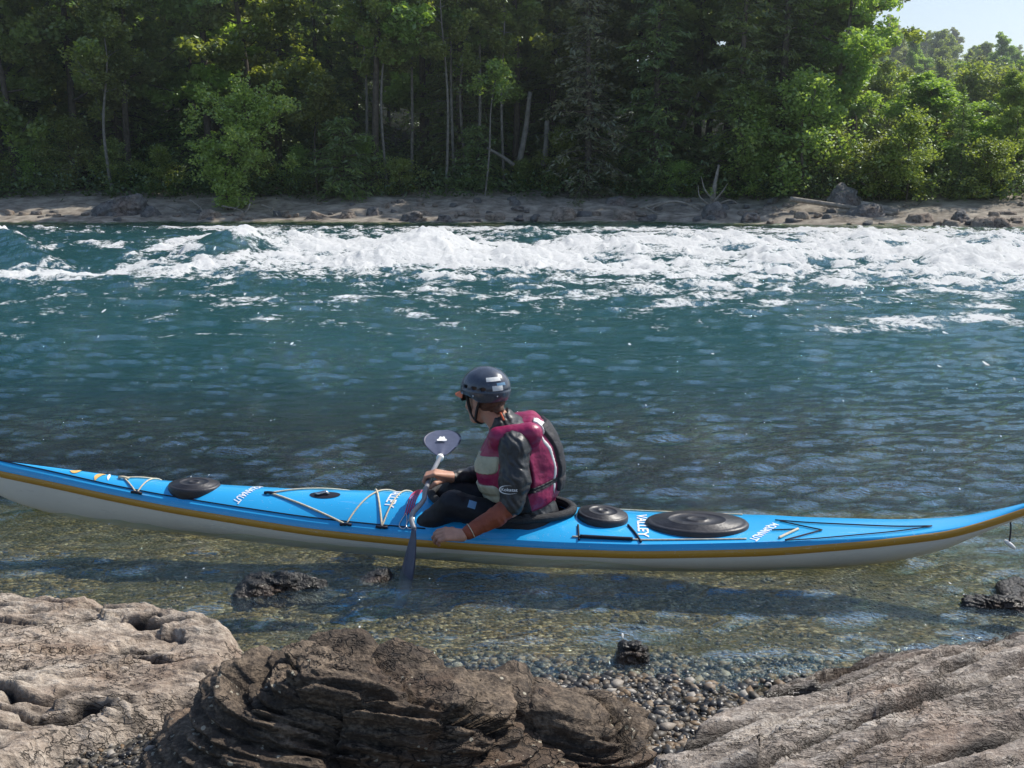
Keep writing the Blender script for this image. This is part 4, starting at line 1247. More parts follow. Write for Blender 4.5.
part('visor', (V, np.concatenate([g1, g1[:, ::-1] + 68])), M['visor'], helm, world=P0)
for sg in (-1, 1):
    part('chin_strap', tube(curve([hp(0.040, sg * 0.086, 0.02), hp(0.040, sg * 0.070, -0.06), hp(0.030, sg * 0.040, -0.122), hp(0.026, 0, -0.138)], 20), 0.0085, 8), M['strap'], helm, world=P0)
    part('chin_strap', tube(curve([hp(-0.045, sg * 0.086, 0.0), hp(-0.015, sg * 0.080, -0.055), hp(0.030, sg * 0.048, -0.115)], 16), 0.0075, 8), M['strap'], helm, world=P0)
gl_ = []
for sg in (-1, 1):
    c = hp(0.096, sg * 0.034, 0.002)
    V = []
    for j in range(5):
        for i in range(9):
            a, b = -0.032 + 0.064 * i / 8, -0.020 + 0.036 * j / 4
            k = 1 if j not in (0, 4) else .8
            V.append(hp(0.104 - 5 * (a * .6 + .010) ** 2 - .003 * j * 0 - 0.0, sg * (0.034 + a * k), 0.002 + b))
    gl_.append((V, grid_faces(5, 9)))
    gl_.append(tube([hp(0.088, sg * 0.064, 0.010), hp(0.04, sg * 0.078, 0.008), hp(-0.004, sg * 0.080, 0.002)], 0.003, 6))
part('sunglasses', join(*gl_), M['lens'], pt, world=P0)
part('glasses_cord', tube(curve([hp(-0.098, 0.03, -0.035), hp(-0.122, 0.028, -0.075), hp(-0.135, 0.02, -0.115)], 12), 0.005, 6), M['visor'], pt, world=P0)

# tow line clipped on the deck in front of the cockpit
q0 = k_world(k_pt(*deck_hit(420, 492), 0.03))
tow = empty('tow_line', 'red and pink tow cord with steel clips hanging over the near side of the foredeck', 'tow line', tuple(q0))
M['redcord'] = plain('cord_red', (0.62, 0.05, 0.13), 0.6, 0.3, 0.3, 120, 0.4)
for k in range(4):
    pts = curve([k_world(k_pt(*deck_hit(422 - k * 1.6, 489 + k), 0.012)), k_world(k_pt(*deck_hit(417 - k * 2.2, 500), 0.012 + .002 * k)), k_world(k_pt(*deck_hit(412 - k * 2.4, 514 + k), 0.010))], 18)
    part('cord', tube(pts, 0.0030, 6), M['redcord'], tow, world=q0)
for x0 in (404, 411):
    loop = [(x0 + 2, 515), (x0 - 4.5, 526), (x0 - 3, 530), (x0 + 1, 530), (x0 + 3, 522), (x0 + 2, 515)]
    part('clip', tube(curve([k_world(k_pt(*deck_hit(*p_), 0.010)) for p_ in loop], 30), 0.0028, 6), M['metal'], tow, world=q0)

# ================================================================== ROCKS OF THE NEAR SHORE
def ico(sub):
    bm = bmesh.new(); bmesh.ops.create_icosphere(bm, subdivisions=sub, radius=1)
    V = np.array([v.co[:] for v in bm.verts]); F = np.array([[v.index for v in f.verts] for f in bm.faces]); bm.free()
    return V, F
def poly_rock(planes, sub, p=12):
    """rounded polytope: planes are (normal, distance) around the centre"""
    D, F = ico(sub)
    acc = np.zeros(len(D))
    for n, d in planes:
        n = np.array(n, dtype=float); n /= np.linalg.norm(n)
        acc += np.clip(D @ n / d, 0, None) ** p
    return D * (acc ** (-1.0 / p))[:, None], F, D
def displace(V, D, amp, scale, stretch=(1, 1, 1), rot=0.0, tilt=0.0, seed=0.0):
    Rm = np.array(Matrix.Rotation(rot, 3, 'Z') @ Matrix.Rotation(tilt, 3, 'Y'))
    q = (V @ Rm) * np.array(stretch) * scale + seed
    a = fbm(q, 5, 2.1, 0.55); b = ridged(q * 0.7 + 5, 5, 2.2, 0.55)
    lay = (q[:, 2] * 2.3 + 0.55 * fbm(q * .35 + 3, 3))
    fr_ = lay - np.floor(lay)
    step_ = np.floor(lay) * 0 + sstep(0, .35, fr_) - fr_                      # bedded ledges
    fa_, _g = facets(V * np.array([.8, .8, 1.6]), 90, int(seed * 10) % 9999 + 1, amp * .38, .14)
    fa_ -= amp * .35 * np.exp(-(_g / (.035 * np.abs(V).max())) ** 2)
    V = V + D * fa_[:, None]
    return V + D * (amp * (0.5 * a + 0.30 * (b - .8) + 0.65 * step_))[:, None]

def make_rock(name, label, c, planes, mat, sub=6, amp=.03, scale=4.0, stretch=(1, 1, 2.2), rot=0., tilt=R(12), seed=0., p=12, group=None, smooth=True):
    V, F, D = poly_rock(planes, sub, p)
    V = displace(V, D, amp, scale, stretch, rot, tilt, seed)
    o = link(name, mesh_data(name, V, F, (mat,), smooth))
    o.location = c
    return tag(o, label, 'rock', group)

make_rock('boulder', 'big dark brown layered boulder with a shaded front, in the middle of the near shore', (-0.50, 2.95, 0.05),
          [((0.27, .20, .94), .355), ((.05, -.93, .36), .27), ((-.80, -.20, .56), .50), ((.66, -.12, .74), .475), ((0, 1, .15), .34), ((0, 0, -1), .4),
           ((-.45, -.80, .40), .37), ((.5, -.8, .36), .44), ((-.52, .2, .83), .43), ((.95, .1, .1), .62)], M['rock_mid'], 8, .070, 5.0, (0.6, 0.9, 2.4), R(6), R(9), 3.1)
make_rock('boulder', 'low dark boulder with a sunlit flat top, between the big brown boulder and the shingle', (0.20, 3.08, -0.04),
          [((0.16, -.02, .98), .265), ((-.05, -.95, .30), .20), ((-.9, -.1, .3), .30), ((.80, -.2, .55), .25), ((0, 1, .2), .22), ((0, 0, -1), .3), ((.5, -.7, .5), .24), ((.55, .6, .5), .27)],
          M['rock_mid'], 7, .040, 6.0, (0.6, 1, 2.4), R(14), R(8), 9.4)

def poly_dist(pts, X, Y):
    """signed distance, positive inside"""
    P = np.asarray(pts)[:, :2]; n = len(P)
    best = np.full(X.shape, 1e9); inside = np.zeros(X.shape, bool)
    for i in range(n):
        a, b = P[i], P[(i + 1) % n]
        ex, ey = b - a
        t = np.clip(((X - a[0]) * ex + (Y - a[1]) * ey) / (ex * ex + ey * ey + 1e-12), 0, 1)
        best = np.minimum(best, (X - a[0] - t * ex) ** 2 + (Y - a[1] - t * ey) ** 2)
        cr = ((a[1] > Y) != (b[1] > Y)) & (X < ex * (Y - a[1]) / (ey if abs(ey) > 1e-12 else 1e-12) + a[0])
        inside ^= cr
    d = np.sqrt(best)
    return np.where(inside, d, -d)

def ledge(name, label, outline, xr, yr, st, fn, mat):
    gx = np.arange(*xr, st); gy = np.arange(*yr, st)
    X, Y = np.meshgrid(gx, gy)
    d = poly_dist(outline, X, Y)
    Zt, ck = fn(X, Y, d)
    V = np.stack([X, Y, Zt], -1).reshape(-1, 3)
    GF = grid_faces(*X.shape)
    zm = V[GF][:, :, 2].max(axis=1)
    GF = GF[zm > -0.28]
    used = np.unique(GF); mp = np.full(len(V), -1); mp[used] = np.arange(len(used))
    o = link(name, mesh_data(name, V[used], mp[GF], (mat,), True, attrs={'crack_shade': ck.ravel()[used]}))
    return tag(o, label, 'rock')
def p2(X, Y, sx, sy, rot, z=0.0):
    c, s = math.cos(rot), math.sin(rot)
    return np.stack([(X * c + Y * s).ravel() * sx, (-X * s + Y * c).ravel() * sy, np.full(X.size, z)], 1)

outl = [at_z(*q, 0.10)[:2] for q in ((-420, 588), (-150, 580), (0, 573), (60, 570), (112, 584), (180, 592), (236, 598), (272, 624), (268, 660), (240, 690), (196, 722), (132, 740), (72, 772), (-60, 860), (-500, 900))]
def left_fn(X, Y, d):
    rot = R(-9)
    base = np.maximum(terrain_z(X, Y) + .02, 0.0) + 0.085
    c, s = math.cos(rot), math.sin(rot)
    wob = 0.16 * fbm(p2(X, Y, 1.1, 1.6, rot, 1), 4).reshape(X.shape)
    A_, B_ = X * c + Y * s, -X * s + Y * c + wob
    lay = B_ * 8.0 + 1.0 * fbm(p2(X, Y, 1.2, 1.6, rot, 12), 4).reshape(X.shape)
    fr_ = lay - np.floor(lay); cell = np.floor(lay)
    on = np.clip(2.2 * pnoise(np.stack([(A_ * 2.2 + cell * 3.7).ravel(), (cell * 5.1).ravel(), np.zeros(X.size)], 1)).reshape(X.shape) + .15, 0, 1)
    groove = np.exp(-((fr_ - .5) / .09) ** 2) * on
    lift = (np.clip((fr_ - .5) * 9, 0, 1) - fr_) * on
    f2, g2_ = facets(p2(X, Y, 1.0, 1.7, R(12))[:, :2] + .05 * fbm(p2(X, Y, 5, 5, 0), 3)[:, None], 160, 6, .007, .05)
    pit = np.clip(fbm(p2(X, Y, 6, 11, rot, 9), 4).reshape(X.shape) - .42, 0, 1)
    fine = fbm(p2(X, Y, 9, 18, rot, 4), 6, 2.1, .6).reshape(X.shape)
    big = 0.035 * fbm(p2(X, Y, 1.2, 1.7, R(25), 2), 3).reshape(X.shape)
    e = sstep(-0.06, 0.22, d + 0.07 * fbm(p2(X, Y, 4, 4, 0, 1), 4).reshape(X.shape))
    z = base + big + f2.reshape(X.shape) - 0.040 * groove + 0.042 * lift - 0.06 * pit + 0.013 * fine
    ck = np.clip(groove * 1.1 + pit * 2.0 + np.clip(-fine - .15, 0, 1) * .7, 0, 1)  # mask for the painted shade in grooves, pits and low spots
    return -0.25 + (z + 0.25) * e ** .6, ck
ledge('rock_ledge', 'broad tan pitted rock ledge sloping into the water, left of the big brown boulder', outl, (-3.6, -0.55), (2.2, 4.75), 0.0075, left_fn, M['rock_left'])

outr = [at_z(*q, 0.03)[:2] for q in ((628, 790), (700, 730), (752, 705), (800, 674), (850, 648), (905, 630), (950, 620), (1024, 592), (1150, 570), (1500, 545), (1900, 700), (1900, 1100), (900, 1500), (600, 1000))]
def right_fn(X, Y, d):
    rot = R(30)
    base = terrain_z(X, Y) + 0.03 + 0.24 * np.clip(d, 0, .45) + 0.10 * np.clip(d - .45, 0, 3)
    base = np.where(d < 0, terrain_z(X, Y) + .03, base)
    c, s = math.cos(rot), math.sin(rot)
    wob = 0.05 * fbm(p2(X, Y, .8, 2.4, rot, 1), 4).reshape(X.shape)
    A_, B_ = X * c + Y * s, -X * s + Y * c + wob
    lay = B_ * 7.0 + 0.8 * fbm(p2(X, Y, .7, 2.0, rot, 12), 3).reshape(X.shape)
    fr_ = lay - np.floor(lay)
    cell = np.floor(lay)
    on = np.clip(1.6 * pnoise(np.stack([(A_ * 1.3 + cell * 3.7).ravel(), (cell * 5.1).ravel(), np.zeros(X.size)], 1)).reshape(X.shape) + .45, 0, 1)
    groove = np.exp(-((fr_ - .5) / .14) ** 2) * on
    lift = (np.clip((fr_ - .5) * 7, 0, 1) - fr_) * on
    r_ = ridged(p2(A_, B_, 1.2, 15.0, 0, 3.0), 5, 2.0, .55).reshape(X.shape)
    brk = fbm(p2(X, Y, 2.2, 5, rot, 6), 4).reshape(X.shape)
    e = sstep(-0.06, 0.06, d + 0.06 * fbm(p2(X, Y, 2.5, 7, rot, 2), 4).reshape(X.shape))
    fa_, _g = facets(p2(A_, B_, .45, 1.6, 0)[:, :2], 260, 8, .010, .06)
    z = base + fa_.reshape(X.shape) + 0.026 * (r_ - .8) - 0.085 * groove + 0.060 * lift + 0.022 * brk + 0.007 * fbm(p2(X, Y, 12, 50, rot, 4), 4).reshape(X.shape)
    ck = np.clip(groove * 1.1 + np.clip(.55 - r_, 0, 1) * .9 + np.clip(-brk - .25, 0, 1), 0, 1)  # mask for the painted shade along the slab's grooves and hollows
    return -0.35 + (z + 0.35) * e, ck
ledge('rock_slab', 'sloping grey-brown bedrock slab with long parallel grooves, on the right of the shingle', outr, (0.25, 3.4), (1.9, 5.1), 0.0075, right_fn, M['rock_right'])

def small_rock(px, py, wpx, hpx, label, mat, seed, name='rock', y=None, depthf=0.7, sub=5, group=None, amp=0.12, sink=.25):
    """a boulder whose base stands at the ground point seen at (px, py)"""
    if y is None: c = at_z(px, py, 0.0)
    else: c = at_y(px, py, y)
    dist = math.hypot(c[1], CAMH)
    w, h = wpx * dist / FOC / 2, hpx * dist / FOC
    rr = np.random.default_rng(seed)
    planes = [((0.1 * rr.normal(), 0.15 * rr.normal(), 1), h * (1 - sink) / 1.0), ((-1, .2 * rr.normal(), .35 + .2 * rr.random()), w * rr.uniform(.8, 1)), ((1, .2 * rr.normal(), .35 + .2 * rr.random()), w * rr.uniform(.8, 1)),
              ((.3 * rr.normal(), -1, .4 + .3 * rr.random()), w * depthf), ((.3 * rr.normal(), 1, .4), w * depthf), ((0, 0, -1), h * .8)]
    for k in range(5):
        n = rr.normal(size=3); n[2] = abs(n[2]) * .8
        planes.append((n, rr.uniform(.75, 1.0) * (w + h) * .5 * 1.05))
    cc = (float(c[0]), float(c[1]) + w * depthf * .4, float(c[2]) + h * sink)
    return make_rock(name, label, cc, planes, mat, sub, amp * min(w, h), 1.6 / min(w, h) * .5, (1, 1, 1.5), rr.uniform(0, 3), R(15), seed * 3.3, 9, group)
small_rock(276, 592, 116, 15, 'wet black rock just breaking the surface, behind the tan ledge', M['rock_wet'], 5, 'wet_rock', amp=.25, sub=6, sink=.1, depthf=.2)
small_rock(377, 580, 34, 5, 'small wet black rock awash beside the paddle blade', M['rock_wet'], 8, 'wet_rock', amp=.2)
small_rock(633, 658, 30, 15, 'small dark wet stone at the edge of the shingle', M['rock_wet'], 12, 'wet_rock', amp=.2)
small_rock(990, 606, 90, 8, 'wet black rock in the water at the top corner of the grooved slab', M['rock_wet'], 15, 'wet_rock', amp=.3, sub=6, sink=.1, depthf=.18)
small_rock(1034, 596, 60, 8, 'dark rock in the water behind the grooved slab', M['rock_wet'], 18, 'wet_rock', amp=.2)

# shingle: thousands of pebbles, one mass
IV, IF = ico(1)
def pebbles(n, sample, lo, hi, seed):
    rr = np.random.default_rng(seed)
    xy = sample(rr, n)
    sz = lo * (hi / lo) ** (rr.random(n) ** 2.2)
    sc = sz[:, None] * np.stack([rr.uniform(.8, 1.3, n), rr.uniform(.7, 1.1, n), rr.uniform(.35, .8, n)], 1)
    a = rr.uniform(0, 2 * PI, n); b = rr.normal(0, .35, n)
    ca, sa, cb, sb = np.cos(a), np.sin(a), np.cos(b), np.sin(b)
    wob = 1 + 0.18 * rr.normal(size=(n, len(IV), 1))
    L = IV[None] * sc[:, None, :] * wob
    x, y, z = L[..., 0], L[..., 1], L[..., 2]
    x, z = x * cb[:, None] + z * sb[:, None], -x * sb[:, None] + z * cb[:, None]
    x, y = x * ca[:, None] - y * sa[:, None], x * sa[:, None] + y * ca[:, None]
    zz = terrain_z(xy[:, 0], xy[:, 1]) + 0.022 * fbm(np.stack([xy[:, 0], xy[:, 1], np.zeros(n)], 1) * 2.2, 4) + sc[:, 2] * .15
    V = np.stack([x + xy[:, :1], y + xy[:, 1:2], z + zz[:, None]], -1).reshape(-1, 3)
    F = (IF[None] + (np.arange(n) * len(IV))[:, None, None]).reshape(-1, 3)
    return V, F, np.repeat(rr.random(n), len(IV))
def s_beach(rr, n):
    y = 2.7 + 1.35 * rr.random(n)
    return np.stack([rr.uniform(-0.05, 0.50, n) + (y - 2.9) * rr.uniform(-.5, .85, n), y], 1)
def s_left(rr, n): return np.stack([rr.uniform(-1.7, -0.75, n), rr.uniform(2.5, 3.3, n)], 1)
def s_under(rr, n): return np.stack([rr.uniform(-2.6, 2.6, n), 3.75 + 1.5 * rr.random(n) ** 1.5], 1)
Vs, Fs, Ts, n0 = [], [], [], 0
for n, f, lo, hi, sd2 in ((12000, s_beach, .005, .028, 31), (3500, s_left, .004, .018, 32), (5000, s_under, .004, .018, 33)):
    V, F, T = pebbles(n, f, lo, hi, sd2)
    if f is s_under: T = 0.25 + 0.72 * T
    Vs.append(V); Fs.append(F + n0); Ts.append(T); n0 += len(V)
sg_ = link('shingle', mesh_data('shingle', np.concatenate(Vs), np.concatenate(Fs), (M['pebble'],), True, attrs={'tint': np.concatenate(Ts)}))
tag(sg_, 'wet dark and tan pebbles of the small shingle beach and shallow bed', 'pebbles', kind='stuff')

# ================================================================== FAR BANK
def far_pos(px, py):
    r = ray(px, py)
    T = np.linspace(30, 75, 4000)
    x, y, z = r[0] * T, r[1] * T, CAMH + r[2] * T
    hit = z <= terrain_z(x, y)
    i = int(np.argmax(hit)) if hit.any() else 2000
    return np.array([x[i], y[i], float(terrain_z(x[i], y[i]))])
def at_bank(px, e):
    """ground point e metres behind the far waterline, in the direction of column px"""
    u = (px - 512) / FOC
    y = 44.0
    for _ in range(8): y = float(far_shore(u * y * 1.0)) + e
    x = u * (y * math.cos(PITCH) + 1.5 * math.sin(PITCH))
    return np.array([x, y, float(terrain_z(x, y))])

def far_rock(px, py, wpx, hpx, label, mat, seed, group=None, sub=4, df=.7, name='boulder'):
    c = far_pos(px, py)
    dist = c[1]
    w, h = .9 * wpx * dist / FOC / 2, .78 * hpx * dist / FOC
    rr = np.random.default_rng(seed)
    planes = [((0.25 * rr.normal(), 0.15 * rr.normal(), 1), h * .85), ((-1, .2 * rr.normal(), .35), w * rr.uniform(.85, 1)), ((1, .2 * rr.normal(), .5), w * rr.uniform(.85, 1)),
              ((.3 * rr.normal(), -1, .5), w * df), ((.3 * rr.normal(), 1, .4), w * df), ((0, 0, -1), h * .6)]
    for k in range(5):
        n = rr.normal(size=3); n[2] = abs(n[2])
        planes.append((n, rr.uniform(.8, 1.05) * (w + h) * .52))
    return make_rock(name, label, (float(c[0]), float(c[1]) + w * df * .5, float(c[2]) + h * .12), planes, mat, sub, .09 * min(w, h), .9 / min(w, h), (1, 1, 1.5), rr.uniform(0, 3), R(15), seed * 1.7, 10, group)
RF, RG = M['rock_far'], M['rock_far_grey']
for px, py, wd, ht, lab, mt, sd2 in (
        (118, 214, 64, 19, 'large rounded grey boulder on the far beach, left of the leafy bush', RG, 41),
        (150, 215, 13, 13, 'small dark upright rock against the right end of the large grey boulder', RG, 42),
        (208, 219, 24, 11, 'brown rock in front of the leafy bush on the far beach', RF, 43),
        (316, 219, 24, 8, 'flat pale rock at the far waterline right of the leafy bush', RF, 44),
        (348, 217, 16, 9, 'tan wedge rock, left one of the cluster on the far beach', RF, 45),
        (373, 215, 15, 10, 'dark square rock, topmost of the cluster on the far beach', RG, 46),
        (413, 221, 26, 12, 'blue-grey boulder at the far waterline left of the white snags', RG, 47),
        (443, 221, 17, 7, 'low grey-brown rock just right of the blue-grey boulder', RG, 48),
        (565, 219, 32, 14, 'squared tan boulder at the far waterline below the grey spruce', RF, 49),
        (623, 219, 22, 12, 'brown pointed rock right of the squared tan boulder', RF, 50),
        (616, 204, 24, 9, 'grey slab leaning at the forest edge behind the brown pointed rock', RG, 51),
        (714, 218, 28, 18, 'round grey boulder under the dead tree with bare roots', RG, 52),
        (752, 220, 20, 9, 'low dark rock right of the round grey boulder', RG, 53),
        (868, 216, 46, 13, 'dark flat slab under the end of the long driftwood log', RG, 54),
        (846, 206, 40, 24, 'upright grey rock face at the forest edge above the dark slab', RG, 55),
        (962, 221, 18, 13, 'upright dark rock near the right end of the far beach', RG, 56),
        (992, 227, 40, 12, 'sloping pale rock running into the water at the right end', RF, 57),
        (920, 222, 34, 10, 'broken brown slab on the right part of the far beach', RF, 58)):
    far_rock(px, py, wd, ht, lab, mt, sd2, sub=5 if wd > 40 else 4)
rr = np.random.default_rng(77)
protos = []
for k in range(7):
    w_, h_ = .32, .2
    planes = [((0.25 * rr.normal(), 0.2 * rr.normal(), 1), h_)] + [((math.cos(a) , math.sin(a), .35 * rr.random()), .32 * rr.uniform(.75, 1.1)) for a in np.linspace(0, 2 * PI, 7)[:-1] + rr.random()] + [((0, 0, -1), .15)]
    V, F, D = poly_rock(planes, 3, 10); V = displace(V, D, .02, 4, seed=k * 5.)
    protos.append([mesh_data('stone', V, F, (RF,), True), mesh_data('stone', V, F, (RG,), True)])
for k in range(150):
    px = rr.uniform(-10, 1034); e = rr.uniform(0.1, 1.0) ** 1.6 * 4.6
    if px < 300 and e > 2.2: e *= .4
    q = at_bank(px, e)
    o = link('stone', protos[k % 7][int(rr.random() < .35)])
    s = rr.uniform(.22, .75) * (1.25 if px > 480 else .9)
    o.location = (q[0], q[1], q[2] + .01); o.scale = (s * rr.uniform(.8, 1.5), s, s * rr.uniform(.6, 1.2)); o.rotation_euler = (0, 0, rr.uniform(0, 6.28))
    tag(o, 'small stone scattered among others along the far waterline', 'stone', 'stones along the far waterline')

# driftwood
def branchy(name, label, cat, pts, r0, r1, twigs, mat, n=14, rs=.35):
    o0 = np.array(pts[0])
    root = empty(name, label, cat, tuple(o0))
    c = curve(pts, n)
    part('trunk', tube(c, np.linspace(r0, r1, len(c)), 9), mat, root, world=o0)
    for tw in twigs:
        cc = curve(tw, 10)
        part('branch', tube(cc, np.linspace(r1 * .9 + .01, .008, len(cc)), 6), mat, root, world=o0)
    return root
def fb(px, py, y): return at_y(px, py, y)
branchy('driftwood_log', 'long pale driftwood log slanting down the far beach to the dark slab', 'log', [fb(790, 199, 43.2), fb(840, 206, 42.6), fb(894, 214, 42.0)], .11, .08, [], M['drift'])
branchy('driftwood_log', 'grey driftwood log lying above the dark slab at the far beach', 'log', [fb(860, 206, 42.9), fb(880, 209, 42.7), fb(898, 213, 42.3)], .22, .16, [], M['drift'])
branchy('dead_tree', 'bare grey dead tree with twisted roots beside the round grey boulder', 'tree', [fb(712, 212, 45.5), fb(714, 190, 45.8), fb(719, 165, 46.2)], .15, .05,
        [[fb(713, 207, 45.4), fb(730, 200, 45.0), fb(742, 207, 44.6)], [fb(712, 207, 45.4), fb(700, 197, 45.2), fb(698, 185, 45.4)], [fb(713, 203, 45.5), fb(722, 192, 45.2), fb(728, 183, 45.4)],
         [fb(711, 209, 45.4), fb(696, 204, 45.0), fb(688, 208, 44.6)], [fb(714, 200, 45.5), fb(705, 190, 45.4), fb(701, 176, 45.6)]], M['drift'])
branchy('driftwood_branch', 'curved bare branch arching over the far beach left of the dead tree', 'branch', [fb(640, 208, 45.6), fb(668, 202, 45.2), fb(684, 203, 45.0), fb(700, 210, 44.8)], .07, .04,
        [[fb(668, 202, 45.2), fb(655, 207, 45.0), fb(648, 212, 44.8)]], M['drift'])
branchy('driftwood_branch', 'thin bare branch lying on stones below the curved branch', 'branch', [fb(646, 208, 45.0), fb(656, 213, 44.6), fb(664, 215, 44.4)], .05, .03, [], M['drift'])
for k, (x0, y0, x1, y1) in enumerate(((190, 200, 205, 218), (250, 204, 238, 219), (262, 205, 278, 216), (168, 206, 186, 216), (222, 206, 246, 214))):
    branchy('bare_branch', 'bare twiggy branch poking out under the leafy bush', 'branch', [fb(x0, y0, 45.3), fb((x0 + x1) / 2 + 3, (y0 + y1) / 2 - 1, 45.0), fb(x1, y1, 44.6)], .045, .02,
            [[fb((x0 + x1) / 2, (y0 + y1) / 2, 45.0), fb((x0 + x1) / 2 + 6, (y0 + y1) / 2 - 5, 44.9)]], M['drift'])['group'] = 'bare branches under the bush'

# ------------------------------------------------------------------ trees
def leaves(C, L, W, rr, up=0.6, tint=None, droop=None):
    """one diamond leaf per centre"""
    n = len(C)
    N = rr.normal(size=(n, 3)); N[:, 2] = np.abs(N[:, 2]) + up; N /= np.linalg.norm(N, axis=1, keepdims=True)
    A = rr.normal(size=(n, 3)) if droop is None else droop + .35 * rr.normal(size=(n, 3))
    A -= N * (A * N).sum(1, keepdims=True); A /= np.linalg.norm(A, axis=1, keepdims=True) + 1e-9
    B = np.cross(N, A)
    s = rr.uniform(.7, 1.3, (n, 1))
    V = np.stack([C - A * L * s * .5, C + B * W * s * .5 - N * W * .12, C + A * L * s * .5, C - B * W * s * .5 - N * W * .12], 1).reshape(-1, 3)
    F = np.arange(4 * n).reshape(n, 4)
    t = rr.random(n) if tint is None else np.clip(tint + rr.normal(0, .18, n), 0, 1)
    return V, F, np.repeat(t, 4)

def decid(seed, H, Wd, base, nleaf, L=.17, Wl=.105, lean=0., r0=None, shape=.75, ragged=.35, limbs=20):
    rr = np.random.default_rng(seed)
    tubes = []
    top = np.array([lean * H + rr.normal(0, .03) * H, rr.normal(0, .03) * H, H * .96])
    tr = curve([(0, 0, -.4), (top[0] * .25 + rr.normal(0, .15), rr.normal(0, .15), H * .33), (top[0] * .6 + rr.normal(0, .2), rr.normal(0, .2), H * .66), top], 18)
    r0 = r0 or H * .013
    tubes.append(tube(tr, np.linspace(r0, .02, len(tr)), 7))
    cents, rad = [], []
    for k in range(limbs):
        f = base + (1 - base) * ((k + rr.random()) / limbs) ** .9
        h = f * H * .95
        i = min(len(tr) - 1, int(f * (len(tr) - 1)))
        p0 = tr[i]
        env = Wd / 2 * math.sin(PI * min(.98, max(.12, ((f - base) / (1 - base)) * .86 + .14)) ** shape) ** .7
        a = k * 2.4 + rr.normal(0, .4)
        ln_ = env * rr.uniform(1 - ragged, 1 + ragged * .6)
        rise = ln_ * rr.uniform(.15, .75)
        e = p0 + np.array([math.cos(a) * ln_, math.sin(a) * ln_, rise])
        m = (p0 + e) / 2 + np.array([0, 0, -rise * .12 + rr.normal(0, .1)])
        lb_ = curve([p0, m, e], 8)
        tubes.append(tube(lb_, np.linspace(r0 * .42 * (1 - f * .6), .012, len(lb_)), 5))
        for t in np.linspace(.4, 1.0, 5):
            q = lb_[int(t * (len(lb_) - 1))]
            for j in range(2):
                off = rr.normal(size=3) * np.array([.16, .16, .12]) * Wd * .55
                c = q + off * (0.35 + .65 * t)
                cents.append(c); rad.append(rr.uniform(.28, .62) * (Wd / 5) ** .5)
                if j == 0 and rr.random() < .5:
                    tw = np.array([q, (q + c) / 2 + rr.normal(0, .05, 3), c]); tubes.append(tube(tw, np.array([.018, .012, .007]), 4))
    for _ in range(10): cents.append(tr[-1] + rr.normal(0, .25, 3) * Wd / 5); rad.append(.4)
    cents = np.array(cents); rad = np.array(rad)
    wgt = rad ** 2; wgt /= wgt.sum()
    idx = rr.choice(len(cents), nleaf, p=wgt)
    d = rr.normal(size=(nleaf, 3)); d /= np.linalg.norm(d, axis=1, keepdims=True)
    C = cents[idx] + d * (rad[idx] * rr.random(nleaf) ** .45)[:, None] * np.array([1.1, 1.1, .75])
    C = C[C[:, 2] > .15]
    ct = rr.random(len(cents))[idx][:len(C)]
    return join(*tubes), leaves(C, L, Wl, rr, .5, ct)

def conifer(seed, H, Wd, base, dens=1.0, dead=0.0, pw=.85):
    rr = np.random.default_rng(seed)
    lx_, ly_ = rr.normal(0, .03, 2) * H
    tr = curve([(0, 0, -.4), (lx_ * .4, ly_ * .4, H * .45), (lx_, ly_, H)], 14)
    tubes = [tube(tr, np.linspace(H * .014, .015, len(tr)), 7)]
    C, A, T = [], [], []
    h = base * H
    while h < H * .985:
        f = h / H
        i = f * (len(tr) - 1); p0 = tr[int(i)] * (1 - i % 1) + tr[min(len(tr) - 1, int(i) + 1)] * (i % 1)
        R_ = Wd / 2 * (1 - ((f - base) / (1 - base))) ** pw + .12
        nb = rr.integers(4, 7)
        for k in range(nb):
            if rr.random() < .12: continue
            a = rr.uniform(0, 2 * PI); ln_ = R_ * rr.uniform(.55, 1.15)
            e = p0 + np.array([math.cos(a) * ln_, math.sin(a) * ln_, ln_ * (.22 - .55 * (1 - f)) + rr.normal(0, .08)])
            m = p0 * .5 + e * .5 + [0, 0, ln_ * .09]
            bc = curve([p0, m, e], 6)
            if ln_ > .7: tubes.append(tube(bc, np.linspace(.012 + .012 * ln_, .006, len(bc)), 4))
            nn = int((9 + 17 * ln_) * dens)
            t = rr.random(nn) ** .75
            bi = t * (len(bc) - 1); b0 = np.floor(bi).astype(int); b1 = np.minimum(b0 + 1, len(bc) - 1)
            q = bc[b0] * (1 - (bi % 1))[:, None] + bc[b1] * (bi % 1)[:, None]
            dirv = np.array([math.cos(a), math.sin(a), -.25]); sidev = np.array([-math.sin(a), math.cos(a), -.15])
            sgn = rr.choice([-1, 1], nn)[:, None]
            wdt = (.34 * ln_ * (1 - t * .75) + .06)[:, None] * rr.random((nn, 1))
            q = q + sidev * sgn * wdt + np.array([0, 0, -1]) * (rr.random((nn, 1)) ** 2 * .22)
            C.append(q); A.append(dirv * .8 + sidev * sgn * .8 + np.array([0, 0, -.35])); T.append(np.full(nn, rr.random()))
        h += rr.uniform(.20, .36) * (H / 13) ** .5
    C, A, T = np.concatenate(C), np.concatenate(A), np.concatenate(T)
    return join(*tubes), leaves(C, .30, .085, rr, .4, T, A)

